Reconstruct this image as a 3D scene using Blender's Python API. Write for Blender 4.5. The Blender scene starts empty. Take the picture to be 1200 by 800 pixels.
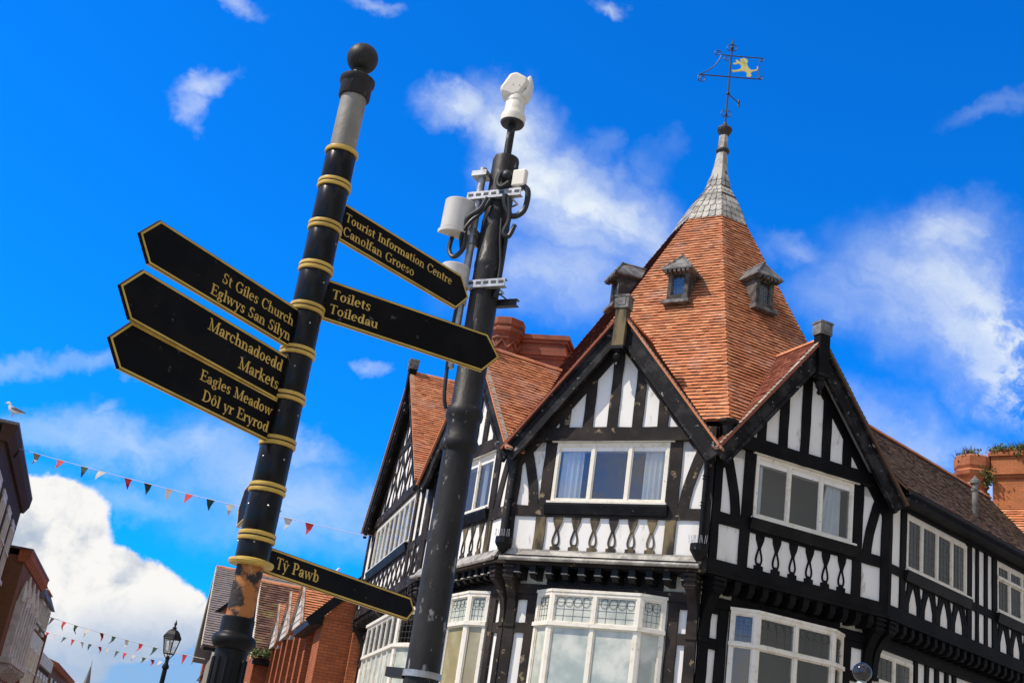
import bpy, math, random
from mathutils import Vector as V, Matrix
random.seed(7)
R = math.radians
S = bpy.context.scene
COL = S.collection

# ------------------------------------------------------------------ camera
cam_d = bpy.data.cameras.new('camera'); cam = bpy.data.objects.new('camera', cam_d); COL.objects.link(cam)
ex, ey, ez = V((0.988523, -0.054276, 0.140981)), V((0.151068, 0.355157, -0.922519)), V((0.0, 0.933230, 0.359281))
cam.matrix_world = Matrix(((ex.x, -ey.x, -ez.x, 0), (ex.y, -ey.y, -ez.y, 0), (ex.z, -ey.z, -ez.z, 1.65), (0, 0, 0, 1)))
cam_d.sensor_width = 36.0; cam_d.lens = 1415.4 / 1200 * 36
cam_d.clip_start = 0.05; cam_d.clip_end = 5000
S.camera = cam

def az(a, h=0.0):
    a = R(a); return V((math.sin(a), math.cos(a), h))

# ------------------------------------------------------------------ sun and sky
SUN_AZ, SUN_EL = -101.0, 50.0
sd = bpy.data.lights.new('sun', 'SUN'); sd.energy = 4.6; sd.angle = R(0.5); sd.color = (1.0, 0.90, 0.76)
sun = bpy.data.objects.new('sun', sd); COL.objects.link(sun)
sdir = V((math.sin(R(SUN_AZ)) * math.cos(R(SUN_EL)), math.cos(R(SUN_AZ)) * math.cos(R(SUN_EL)), math.sin(R(SUN_EL))))
sun.rotation_euler = sdir.to_track_quat('Z', 'Y').to_euler()
S.view_settings.view_transform = 'Standard'; S.view_settings.look = 'None'
S.view_settings.gamma = 1.0; S.view_settings.use_curve_mapping = False
S.view_settings.exposure = 0.0
S.cycles.max_bounces = 6; S.cycles.transparent_max_bounces = 12
try:
    S.cycles.use_denoising = True
except Exception:
    pass

world = bpy.data.worlds.new('World'); S.world = world; world.use_nodes = True
NT = world.node_tree; NT.nodes.clear()

class G:
    """tiny node-graph writer"""
    def __init__(s, nt): s.nt = nt
    def n(s, typ, **kw):
        nd = s.nt.nodes.new(typ)
        for k, v in kw.items(): setattr(nd, k, v)
        return nd
    def set(s, sock, v):
        if isinstance(v, bpy.types.NodeSocket): s.nt.links.new(v, sock)
        elif v is not None: sock.default_value = v
    def m(s, op, a, b=None, c=None, clamp=False):
        nd = s.n('ShaderNodeMath', operation=op, use_clamp=clamp)
        s.set(nd.inputs[0], a); s.set(nd.inputs[1], b); s.set(nd.inputs[2], c)
        return nd.outputs[0]
    def vm(s, op, a, b=None):
        nd = s.n('ShaderNodeVectorMath', operation=op)
        s.set(nd.inputs[0], a); s.set(nd.inputs[1], b)
        return nd.outputs['Value'] if op in ('DOT_PRODUCT', 'LENGTH') else nd.outputs[0]
    def noise(s, vec, scale, detail=4.0, rough=0.55, out=0, dist=0.0):
        nd = s.n('ShaderNodeTexNoise'); s.set(nd.inputs['Vector'], vec)
        nd.inputs['Scale'].default_value = scale; nd.inputs['Detail'].default_value = detail
        nd.inputs['Roughness'].default_value = rough; nd.inputs['Distortion'].default_value = dist
        return nd.outputs[out]
    def ramp(s, fac, lo, hi, a=0.0, b=1.0, smooth=True):
        nd = s.n('ShaderNodeMapRange', interpolation_type='SMOOTHSTEP' if smooth else 'LINEAR')
        s.set(nd.inputs[0], fac); s.set(nd.inputs[1], lo); s.set(nd.inputs[2], hi); s.set(nd.inputs[3], a); s.set(nd.inputs[4], b)
        return nd.outputs[0]
    def mix(s, fac, a, b, mode='MIX'):
        nd = s.n('ShaderNodeMix', data_type='RGBA', blend_type=mode)
        s.set(nd.inputs[0], fac)
        s.set(nd.inputs[6], a if not isinstance(a, tuple) else (*a, 1)[:4]); s.set(nd.inputs[7], b if not isinstance(b, tuple) else (*b, 1)[:4])
        return nd.outputs[2]

g = G(NT)
sky = g.n('ShaderNodeTexSky', sky_type='NISHITA', sun_disc=False)
sky.sun_elevation = R(SUN_EL); sky.sun_rotation = R(SUN_AZ); sky.air_density = 1.0; sky.dust_density = 0.2; sky.ozone_density = 3.0
DIR = g.n('ShaderNodeTexCoord').outputs['Generated']
DIR = g.vm('NORMALIZE', DIR)
# a deep, clear, polarised-looking blue: the sky's own colour times a tint
skyc = g.mix(1.0, sky.outputs[0], (0.022, 1.02, 2.35), 'MULTIPLY')

def pdir(px, py):
    v = ex * (px - 600) + ey * (py - 400) + ez * 1415.4
    return v.normalized()

WARP = g.vm('SUBTRACT', g.noise(DIR, 7.0, 6.0, 0.6, out=1), (0.5, 0.5, 0.5))
WARPF = g.vm('SUBTRACT', g.noise(DIR, 26.0, 5.0, 0.6, out=1), (0.5, 0.5, 0.5))
def sc(v, k):
    nd = g.n('ShaderNodeVectorMath', operation='SCALE'); g.set(nd.inputs[0], v); nd.inputs['Scale'].default_value = k
    return nd.outputs[0]
D1 = g.vm('ADD', DIR, g.vm('ADD', sc(WARP, 0.10), sc(WARPF, 0.035)))      # wispy cloud
D2 = g.vm('ADD', DIR, g.vm('ADD', sc(WARP, 0.035), sc(WARPF, 0.022)))     # billowing cloud

def blob(D, px, py, ax, ay, rot=0.0):
    """1 - distance to an elliptical cloud patch in a given sky direction"""
    c = pdir(px, py); t = pdir(px + 10 * math.cos(R(rot)), py + 10 * math.sin(R(rot)))
    e1 = (t - c * t.dot(c)).normalized(); e2 = c.cross(e1)
    w = g.vm('DOT_PRODUCT', D, tuple(c))
    w = g.m('MAXIMUM', w, 0.001)
    x = g.m('DIVIDE', g.vm('DOT_PRODUCT', D, tuple(e1 * (1415.4 / ax))), w)
    y = g.m('DIVIDE', g.vm('DOT_PRODUCT', D, tuple(e2 * (1415.4 / ay))), w)
    q = g.m('SQRT', g.m('ADD', g.m('MULTIPLY', x, x), g.m('MULTIPLY', y, y)))
    return g.m('SUBTRACT', 1.0, q)

def union(lst):
    r = lst[0]
    for k in lst[1:]: r = g.m('MAXIMUM', r, k)
    return r
def sunion(lst, k=0.3):
    r = lst[0]
    for b in lst[1:]: r = g.m('SMOOTH_MAX', r, b, k)
    return r

def W_(px, py, ax, ay, rot, amt, lo=-0.15, hi=1.0):
    return g.m('MULTIPLY', g.ramp(blob(D1, px, py, ax, ay, rot), lo, hi), amt)
wisp = union([
    W_(545, 126, 62, 30, 14, 0.85), W_(610, 155, 78, 58, 35, 0.95), W_(640, 215, 105, 78, 42, 1.0), W_(700, 262, 118, 78, 30, 1.0),
    W_(655, 335, 110, 75, 15, 0.55), W_(620, 365, 120, 45, 5, 0.35), W_(706, 178, 20, 30, 10, 0.20), W_(752, 200, 30, 34, 20, 0.18),
    W_(1130, 370, 185, 105, 22, 0.80), W_(1110, 285, 80, 60, -25, 0.72), W_(1180, 430, 120, 60, 0, 0.72), W_(1000, 345, 90, 60, 20, 0.35), W_(935, 280, 50, 25, 20, 0.3),
    W_(232, 108, 38, 22, -18, 0.80), W_(222, 130, 20, 20, 60, 0.5), W_(272, 8, 36, 16, 30, 0.5), W_(430, 6, 45, 12, 10, 0.45), W_(705, 2, 26, 14, 10, 0.5),
    W_(160, 525, 230, 34, 8, 0.52), W_(330, 580, 210, 75, 14, 0.52), W_(60, 428, 150, 14, 1, 0.40), W_(425, 428, 24, 14, 10, 0.55), W_(360, 520, 60, 24, 10, 0.45),
    W_(115, 492, 30, 12, -30, 0.4), W_(1170, 105, 60, 16, -15, 0.16), W_(1100, 540, 240, 60, 20, 0.45), W_(180, 585, 160, 24, 8, 0.35),
])
cst = pdir(640, 230); sx_ = (pdir(740, 300) - cst * pdir(740, 300).dot(cst)).normalized(); sy_ = cst.cross(sx_)
cb_ = g.n('ShaderNodeCombineXYZ'); g.set(cb_.inputs[0], g.m('MULTIPLY', g.vm('DOT_PRODUCT', D1, tuple(sx_)), 6.0)); g.set(cb_.inputs[1], g.m('MULTIPLY', g.vm('DOT_PRODUCT', D1, tuple(sy_)), 22.0))
FIN = g.noise(cb_.outputs[0], 1.0, 8.0, 0.62)
FIN2 = g.noise(g.vm('ADD', DIR, sc(WARPF, 0.03)), 30.0, 9.0, 0.62)
RIGHT = g.ramp(g.vm('DOT_PRODUCT', DIR, tuple((pdir(1000, 350) - pdir(820, 300)).normalized())), 0.13, 0.22)
tex = g.m('ADD', g.m('MULTIPLY', g.m('SUBTRACT', 1.0, RIGHT), g.ramp(FIN, 0.28, 0.62, 0.45, 1.0)), g.m('MULTIPLY', RIGHT, g.ramp(FIN2, 0.40, 0.58, 0.0, 1.25)))
wisp = g.m('MULTIPLY', wisp, tex, clamp=True)
wisp = g.m('MULTIPLY', wisp, g.ramp(FIN2, 0.25, 0.60, 0.72, 1.08), clamp=True)
cum = sunion([blob(D2, 70, 640, 62, 76), blob(D2, 55, 592, 40, 34), blob(D2, 110, 700, 78, 62), blob(D2, 165, 690, 58, 42), blob(D2, 10, 690, 80, 120),
              blob(D2, 215, 712, 36, 30), blob(D2, 130, 665, 40, 34), blob(D2, 150, 730, 110, 40), blob(D2, 245, 728, 30, 24), blob(D2, 40, 760, 90, 60)], 0.22)
cumm = g.ramp(cum, 0.02, 0.17)
# unseen white clouds added round the rest of the sky, whitening the ambient light
back = g.noise(g.vm('MULTIPLY', DIR, (1.0, 1.0, 2.0)), 1.7, 8.0, 0.6)
behind = g.ramp(g.vm('DOT_PRODUCT', DIR, tuple(pdir(600, 400))), 0.55, 0.85, 1.0, 0.0)
backm = g.m('MULTIPLY', g.ramp(back, 0.40, 0.56), behind)
eastm = g.m('MULTIPLY', g.ramp(g.vm('DOT_PRODUCT', DIR, tuple(V((math.sin(R(98)), math.cos(R(98)), 0.12)).normalized())), 0.55, 0.85), g.ramp(back, 0.25, 0.6, 0.75, 1.0))  # unseen grey cloud added for the right-hand windows to reflect
lowc = g.m('MULTIPLY', g.ramp(blob(D2, 165, 800, 215, 100), 0.0, 0.6), g.ramp(FIN, 0.3, 0.7, 0.72, 0.98))

BR = 9.0
billow = g.noise(g.vm('ADD', DIR, sc(WARPF, 0.02)), 17.0, 7.0, 0.55)
shade = g.ramp(g.m('ADD', billow, g.m('MULTIPLY', g.vm('DOT_PRODUCT', DIR, (0, 0, 1)), 0.9)), 0.42, 0.62)
shade = g.m('MULTIPLY', shade, g.ramp(FIN2, 0.30, 0.52, 0.55, 1.0))
cumc = g.mix(shade, (0.46 * BR, 0.55 * BR, 0.68 * BR), (1.02 * BR, 1.0 * BR, 0.97 * BR))
c1 = g.mix(wisp, skyc, (0.84 * BR, 0.93 * BR, 1.02 * BR))
c1 = g.mix(backm, c1, (0.86 * BR, 0.82 * BR, 0.77 * BR))
c1 = g.mix(eastm, c1, (0.34 * BR, 0.345 * BR, 0.34 * BR))
c1 = g.mix(cumm, c1, cumc)
c1 = g.mix(lowc, c1, (0.33 * BR, 0.48 * BR, 0.72 * BR))
bg = g.n('ShaderNodeBackground'); g.set(bg.inputs[0], c1); bg.inputs[1].default_value = 0.105
out = g.n('ShaderNodeOutputWorld'); NT.links.new(bg.outputs[0], out.inputs[0])

# ------------------------------------------------------------------ materials
MATS = {}
def newmat(name):
    m = bpy.data.materials.new(name); m.use_nodes = True
    nt = m.node_tree; nt.nodes.clear(); gg = G(nt)
    o = gg.n('ShaderNodeOutputMaterial'); p = gg.n('ShaderNodeBsdfPrincipled')
    nt.links.new(p.outputs[0], o.inputs[0]); MATS[name] = m
    return m, gg, p, o
def coords(gg, stretch=None, kind='Object'):
    c = gg.n('ShaderNodeTexCoord').outputs[kind]
    return gg.vm('MULTIPLY', c, stretch) if stretch else c
def bump(gg, p, h, strength=0.3, dist=0.01):
    b = gg.n('ShaderNodeBump'); b.inputs['Strength'].default_value = strength; b.inputs['Distance'].default_value = dist
    gg.set(b.inputs['Height'], h); gg.nt.links.new(b.outputs[0], p.inputs['Normal'])
def pm(name, c1, c2=None, scale=3.0, rough=0.6, metal=0.0, lo=0.4, hi=0.62, bmp=0.15, bscale=None, spec=0.5, stretch=None, c3=None, lo3=0.6, hi3=0.7, s3=9.0):
    m, gg, p, o = newmat(name)
    co = coords(gg, stretch)
    col = c1
    nz = gg.noise(co, scale, 6.0, 0.6)
    if c2: col = gg.mix(gg.ramp(nz, lo, hi), c1, c2)
    if c3: col = gg.mix(gg.ramp(gg.noise(co, s3, 7.0, 0.65), lo3, hi3), col, c3)
    gg.set(p.inputs['Base Color'], (*col, 1) if isinstance(col, tuple) else col)
    p.inputs['Roughness'].default_value = rough; p.inputs['Metallic'].default_value = metal
    p.inputs['Specular IOR Level'].default_value = spec
    if bmp: bump(gg, p, gg.noise(co, bscale or scale * 6, 5.0, 0.6), bmp, 0.01)
    return m

pm('plaster', (0.82, 0.79, 0.73), (0.70, 0.66, 0.58), 1.3, 0.85, lo=0.46, hi=0.74, bmp=0.2, bscale=14, spec=0.1, stretch=(1, 1, 0.35), c3=(0.40, 0.36, 0.29), lo3=0.57, hi3=0.74, s3=5.0)
pm('timber', (0.020, 0.017, 0.016), (0.040, 0.031, 0.026), 1.2, 0.7, lo=0.40, hi=0.62, bmp=0.5, bscale=16, spec=0.12, c3=(0.22, 0.17, 0.10), lo3=0.60, hi3=0.65, s3=3.4)
pm('black_timber', (0.0045, 0.0045, 0.005), (0.010, 0.009, 0.009), 1.2, 0.6, lo=0.40, hi=0.62, bmp=0.5, bscale=16, spec=0.10, c3=(0.16, 0.14, 0.12), lo3=0.70, hi3=0.74, s3=4.5)
pm('worn_timber', (0.035, 0.03, 0.026), (0.19, 0.145, 0.075), 2.2, 0.8, lo=0.42, hi=0.60, bmp=0.7, bscale=30, spec=0.2, stretch=(1, 1, 0.3))
pm('black_trim', (0.004, 0.004, 0.0045), (0.012, 0.0115, 0.0115), 2.0, 0.5, bmp=0.25, bscale=20, spec=0.18, c3=(0.20, 0.19, 0.18), lo3=0.67, hi3=0.71, s3=7.0)
pm('bargeboard', (0.008, 0.0075, 0.008), (0.034, 0.031, 0.030), 2.4, 0.6, lo=0.45, hi=0.62, bmp=0.5, bscale=22, spec=0.14, c3=(0.30, 0.29, 0.27), lo3=0.63, hi3=0.67, s3=6.0)
pm('white_paint', (0.79, 0.735, 0.62), (0.66, 0.59, 0.45), 5.0, 0.5, lo=0.48, hi=0.70, bmp=0.18, bscale=24, spec=0.25, c3=(0.32, 0.26, 0.18), lo3=0.635, hi3=0.69, s3=10.0)
pm('cream_paint', (0.72, 0.66, 0.52), (0.58, 0.52, 0.40), 4.0, 0.6, bmp=0.1)
pm('lead', (0.24, 0.225, 0.195), (0.46, 0.43, 0.37), 3.0, 0.6, lo=0.40, hi=0.60, bmp=0.45, bscale=9, spec=0.3, c3=(0.07, 0.065, 0.055), lo3=0.60, hi3=0.70, s3=4.0)
pm('dark_lead', (0.10, 0.097, 0.092), (0.22, 0.21, 0.195), 3.0, 0.6, lo=0.42, hi=0.60, bmp=0.45, bscale=9, spec=0.25, c3=(0.04, 0.038, 0.034), lo3=0.56, hi3=0.68, s3=4.0)
pm('orange_terracotta', (0.46, 0.155, 0.06), (0.36, 0.115, 0.045), 3.0, 0.8, bmp=0.4, bscale=14, c3=(0.20, 0.09, 0.05), lo3=0.58, hi3=0.74, s3=3.0)
pm('leading', (0.09, 0.095, 0.09), None, 4.0, 0.6, bmp=0.0)
pm('grey_wood', (0.055, 0.05, 0.045), (0.14, 0.125, 0.11), 4.0, 0.8, bmp=0.4, bscale=30, spec=0.12)
pm('curtain', (0.82, 0.83, 0.85), (0.74, 0.76, 0.80), 2.0, 0.9, bmp=0.0)
pm('room', (0.20, 0.19, 0.18), (0.15, 0.15, 0.14), 0.5, 0.9, bmp=0.0)
pm('sign_black', (0.004, 0.004, 0.0042), (0.008, 0.0075, 0.007), 6.0, 0.6, bmp=0.12, bscale=60, spec=0.08, c3=(0.07, 0.066, 0.06), lo3=0.64, hi3=0.70, s3=26.0)
pm('post_black', (0.004, 0.004, 0.0045), (0.008, 0.008, 0.0085), 8.0, 0.24, bmp=0.06, bscale=26, spec=0.22, c3=(0.20, 0.19, 0.17), lo3=0.735, hi3=0.76, s3=22.0)
pm('gold_paint', (0.66, 0.44, 0.095), (0.52, 0.34, 0.07), 9.0, 0.42, bmp=0.08, bscale=50, spec=0.3)
pm('base_black', (0.005, 0.005, 0.0055), (0.010, 0.0095, 0.009), 8.0, 0.42, bmp=0.1, bscale=26, spec=0.15, c3=(0.16, 0.15, 0.13), lo3=0.70, hi3=0.74, s3=24.0)
pm('grey_pipe', (0.30, 0.28, 0.23), (0.20, 0.185, 0.15), 4.0, 0.6, bmp=0.25, bscale=20, c3=(0.42, 0.39, 0.32), lo3=0.6, hi3=0.72, s3=12.0)
pm('rusty_pipe', (0.42, 0.155, 0.035), (0.022, 0.016, 0.013), 10.0, 0.75, lo=0.47, hi=0.54, bmp=0.4, bscale=40, c3=(0.46, 0.27, 0.11), lo3=0.60, hi3=0.68, s3=14.0)
pm('pole_black', (0.013, 0.012, 0.011), (0.030, 0.027, 0.024), 5.0, 0.5, bmp=0.35, bscale=30, spec=0.25, stretch=(1, 1, 0.4), c3=(0.26, 0.25, 0.23), lo3=0.60, hi3=0.68, s3=22.0)
pm('rubber', (0.012, 0.012, 0.013), None, 4.0, 0.5, bmp=0.0)
pm('galvanised', (0.42, 0.42, 0.41), (0.28, 0.28, 0.27), 14.0, 0.42, metal=0.6, bmp=0.1)
pm('device_white', (0.78, 0.72, 0.60), (0.70, 0.64, 0.52), 12.0, 0.4, lo=0.5, hi=0.7, bmp=0.0, spec=0.35, c3=(0.45, 0.40, 0.32), lo3=0.68, hi3=0.76, s3=30.0)
pm('device_grey', (0.60, 0.575, 0.52), (0.54, 0.515, 0.46), 9.0, 0.5, bmp=0.0, spec=0.25, c3=(0.38, 0.36, 0.31), lo3=0.66, hi3=0.76, s3=20.0)
pm('iron', (0.012, 0.011, 0.010), (0.04, 0.032, 0.022), 12.0, 0.5, bmp=0.1)
pm('gilt', (0.62, 0.55, 0.16), (0.70, 0.62, 0.22), 6.0, 0.4, metal=0.25, bmp=0.0)
pm('terracotta', (0.27, 0.075, 0.032), (0.18, 0.052, 0.026), 3.0, 0.8, bmp=0.4, bscale=14, c3=(0.10, 0.06, 0.045), lo3=0.56, hi3=0.72, s3=3.0)
pm('stone', (0.40, 0.36, 0.28), (0.28, 0.25, 0.20), 2.0, 0.85, bmp=0.3)
pm('pale_stone', (0.66, 0.64, 0.59), (0.52, 0.50, 0.45), 2.0, 0.8, bmp=0.2)
pm('slate', (0.115, 0.105, 0.11), (0.17, 0.155, 0.15), 6.0, 0.7, bmp=0.3, bscale=10)
pm('asphalt', (0.05, 0.05, 0.052), (0.065, 0.064, 0.062), 3.0, 0.9, bmp=0.4, bscale=120)
pm('paving', (0.38, 0.35, 0.30), (0.28, 0.26, 0.22), 1.5, 0.85, bmp=0.3, bscale=30)
pm('flag_red', (0.50, 0.012, 0.016), (0.40, 0.01, 0.014), 6.0, 0.7, bmp=0.0)
pm('flag_white', (0.50, 0.45, 0.41), (0.42, 0.38, 0.35), 6.0, 0.7, bmp=0.0)
pm('flag_green', (0.010, 0.055, 0.032), (0.008, 0.04, 0.026), 6.0, 0.7, bmp=0.0)
pm('pale_green', (0.36, 0.42, 0.36), (0.28, 0.34, 0.30), 4.0, 0.5, bmp=0.05)
pm('black_gloss', (0.010, 0.010, 0.012), None, 4.0, 0.06, bmp=0.0, spec=0.8)
pm('cord', (0.55, 0.54, 0.52), None, 4.0, 0.8, bmp=0.0)
pm('dark_cord', (0.04, 0.04, 0.045), None, 4.0, 0.8, bmp=0.0)
pm('leaf', (0.05, 0.11, 0.02), (0.11, 0.15, 0.035), 9.0, 0.7, bmp=0.0)
pm('dry_leaf', (0.14, 0.11, 0.045), (0.09, 0.09, 0.03), 9.0, 0.7, bmp=0.0)
pm('feather_white', (0.78, 0.78, 0.76), None, 5.0, 0.8, bmp=0.0)
pm('feather_grey', (0.20, 0.21, 0.23), (0.16, 0.165, 0.18), 7.0, 0.8, bmp=0.0)
pm('beak', (0.55, 0.34, 0.05), None, 5.0, 0.5, bmp=0.0)

def brickmat(name, c1, c2, mortar, bw=0.225, bh=0.075):
    m, gg, p, o = newmat(name)
    uv = gg.n('ShaderNodeUVMap').outputs[0]
    b = gg.n('ShaderNodeTexBrick'); gg.set(b.inputs['Vector'], uv)
    b.inputs['Color1'].default_value = (*c1, 1); b.inputs['Color2'].default_value = (*c2, 1); b.inputs['Mortar'].default_value = (*mortar, 1)
    b.inputs['Scale'].default_value = 1.0; b.inputs['Brick Width'].default_value = bw; b.inputs['Row Height'].default_value = bh
    b.inputs['Mortar Size'].default_value = 0.009; b.inputs['Mortar Smooth'].default_value = 0.3; b.inputs['Bias'].default_value = -0.2
    st = gg.ramp(gg.noise(coords(gg), 1.3, 6.0, 0.6), 0.45, 0.75, 0.0, 0.5)
    col = gg.mix(st, b.outputs[0], tuple(x * 0.45 for x in c1))
    gg.set(p.inputs['Base Color'], col); p.inputs['Roughness'].default_value = 0.85; p.inputs['Specular IOR Level'].default_value = 0.2
    bump(gg, p, gg.m('SUBTRACT', 1.0, b.outputs['Fac']), 0.5, 0.01)
brickmat('red_brick', (0.46, 0.135, 0.048), (0.34, 0.095, 0.036), (0.12, 0.065, 0.045), 0.31, 0.104)
brickmat('orange_brick', (0.50, 0.17, 0.060), (0.42, 0.14, 0.050), (0.30, 0.15, 0.085))
brickmat('dark_brick', (0.075, 0.036, 0.021), (0.045, 0.024, 0.015), (0.045, 0.032, 0.023))
brickmat('brown_brick', (0.24, 0.10, 0.045), (0.18, 0.08, 0.036), (0.15, 0.10, 0.07))

def tilemat(name, ca, cb, cc, moss=None, mlo=0.55, mhi=0.7, mscale=1.2, pale=None):
    m, gg, p, o = newmat(name)
    t = gg.n('ShaderNodeAttribute'); t.attribute_name = 'tint'
    cr = gg.n('ShaderNodeValToRGB'); e = cr.color_ramp.elements
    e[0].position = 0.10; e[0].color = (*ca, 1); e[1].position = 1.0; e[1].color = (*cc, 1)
    k = cr.color_ramp.elements.new(0.5); k.color = (*cb, 1); k = cr.color_ramp.elements.new(0.06); k.color = (ca[0] * 0.16, ca[1] * 0.18, ca[2] * 0.2, 1)  # darkest stop colours the tile butt edges: dirt and painted shadow lines
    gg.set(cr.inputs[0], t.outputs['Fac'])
    col = cr.outputs[0]; co = coords(gg)
    if pale: col = gg.mix(gg.ramp(gg.noise(co, 0.9, 6.0, 0.65), 0.50, 0.72, 0.0, 0.55), col, pale)
    if moss: col = gg.mix(gg.ramp(gg.noise(co, mscale, 8.0, 0.7), mlo, mhi, 0.0, 0.9), col, moss)
    gg.set(p.inputs['Base Color'], col); p.inputs['Roughness'].default_value = 0.75; p.inputs['Specular IOR Level'].default_value = 0.3
    bump(gg, p, gg.noise(co, 30.0, 4.0, 0.6), 0.3, 0.006)
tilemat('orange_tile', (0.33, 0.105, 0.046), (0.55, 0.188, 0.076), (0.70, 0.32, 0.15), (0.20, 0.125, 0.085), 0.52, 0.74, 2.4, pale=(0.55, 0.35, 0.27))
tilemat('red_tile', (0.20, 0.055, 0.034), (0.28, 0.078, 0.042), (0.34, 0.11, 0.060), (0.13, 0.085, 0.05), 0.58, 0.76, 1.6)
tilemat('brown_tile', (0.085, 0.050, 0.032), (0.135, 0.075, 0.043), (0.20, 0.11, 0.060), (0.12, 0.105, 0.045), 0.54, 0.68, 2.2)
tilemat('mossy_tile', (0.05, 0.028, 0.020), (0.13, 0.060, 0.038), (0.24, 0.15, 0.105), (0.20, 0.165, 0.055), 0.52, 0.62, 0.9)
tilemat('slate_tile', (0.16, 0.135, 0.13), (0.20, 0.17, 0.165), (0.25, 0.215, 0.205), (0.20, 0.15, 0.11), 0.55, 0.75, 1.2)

def glassmat(name, refl, tint, rough=0.02, opaque=None):
    m, gg, p, o = newmat(name)
    lw = gg.n('ShaderNodeLayerWeight'); lw.inputs['Blend'].default_value = 0.35
    f = gg.m('ADD', refl, gg.m('MULTIPLY', lw.outputs['Fresnel'], 0.18 if opaque else 0.6), clamp=True)
    gl = gg.n('ShaderNodeBsdfGlossy'); gl.inputs['Roughness'].default_value = rough
    bnd = gg.n('ShaderNodeBump'); bnd.inputs['Strength'].default_value = 0.06; bnd.inputs['Distance'].default_value = 0.05
    gg.set(bnd.inputs['Height'], gg.noise(coords(gg), 1.6, 2.0, 0.5)); gg.nt.links.new(bnd.outputs[0], gl.inputs['Normal'])
    if opaque:
        tr = gg.n('ShaderNodeBsdfDiffuse'); gg.set(tr.inputs[0], gg.mix(gg.ramp(gg.noise(coords(gg), 1.5, 4.0), 0.35, 0.65), opaque[0], opaque[1]))
    else:
        tr = gg.n('ShaderNodeBsdfTransparent'); tr.inputs[0].default_value = (*tint, 1)
    mx = gg.n('ShaderNodeMixShader'); gg.set(mx.inputs[0], f)
    gg.nt.links.new(tr.outputs[0], mx.inputs[1]); gg.nt.links.new(gl.outputs[0], mx.inputs[2]); gg.nt.links.new(mx.outputs[0], o.inputs[0])
glassmat('glass', 0.14, (0.86, 0.90, 0.90))
glassmat('frosted_glass', 0.04, None, 0.12, ((0.36, 0.40, 0.34), (0.62, 0.62, 0.52)))
glassmat('green_glass', 0.04, None, 0.15, ((0.07, 0.17, 0.11), (0.13, 0.24, 0.17)))
glassmat('amber_glass', 0.04, None, 0.15, ((0.30, 0.25, 0.13), (0.38, 0.34, 0.20)))
glassmat('lamp_glass', 0.10, (0.95, 0.95, 0.95))

# ------------------------------------------------------------------ geometry helpers
class Fr:
    """a vertical wall frame: origin at its left end, s to the right, z up, d outward"""
    def __init__(s, O, a):
        s.O = V((O[0], O[1], 0)); s.a = a; s.u = az(a); s.n = az(a + 90)
    def p(s, x, z, d=0.0): return s.O + s.u * x + s.n * d + V((0, 0, z))
    def sub(s, x, d, a): return Fr(s.p(x, 0, d), a)

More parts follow.
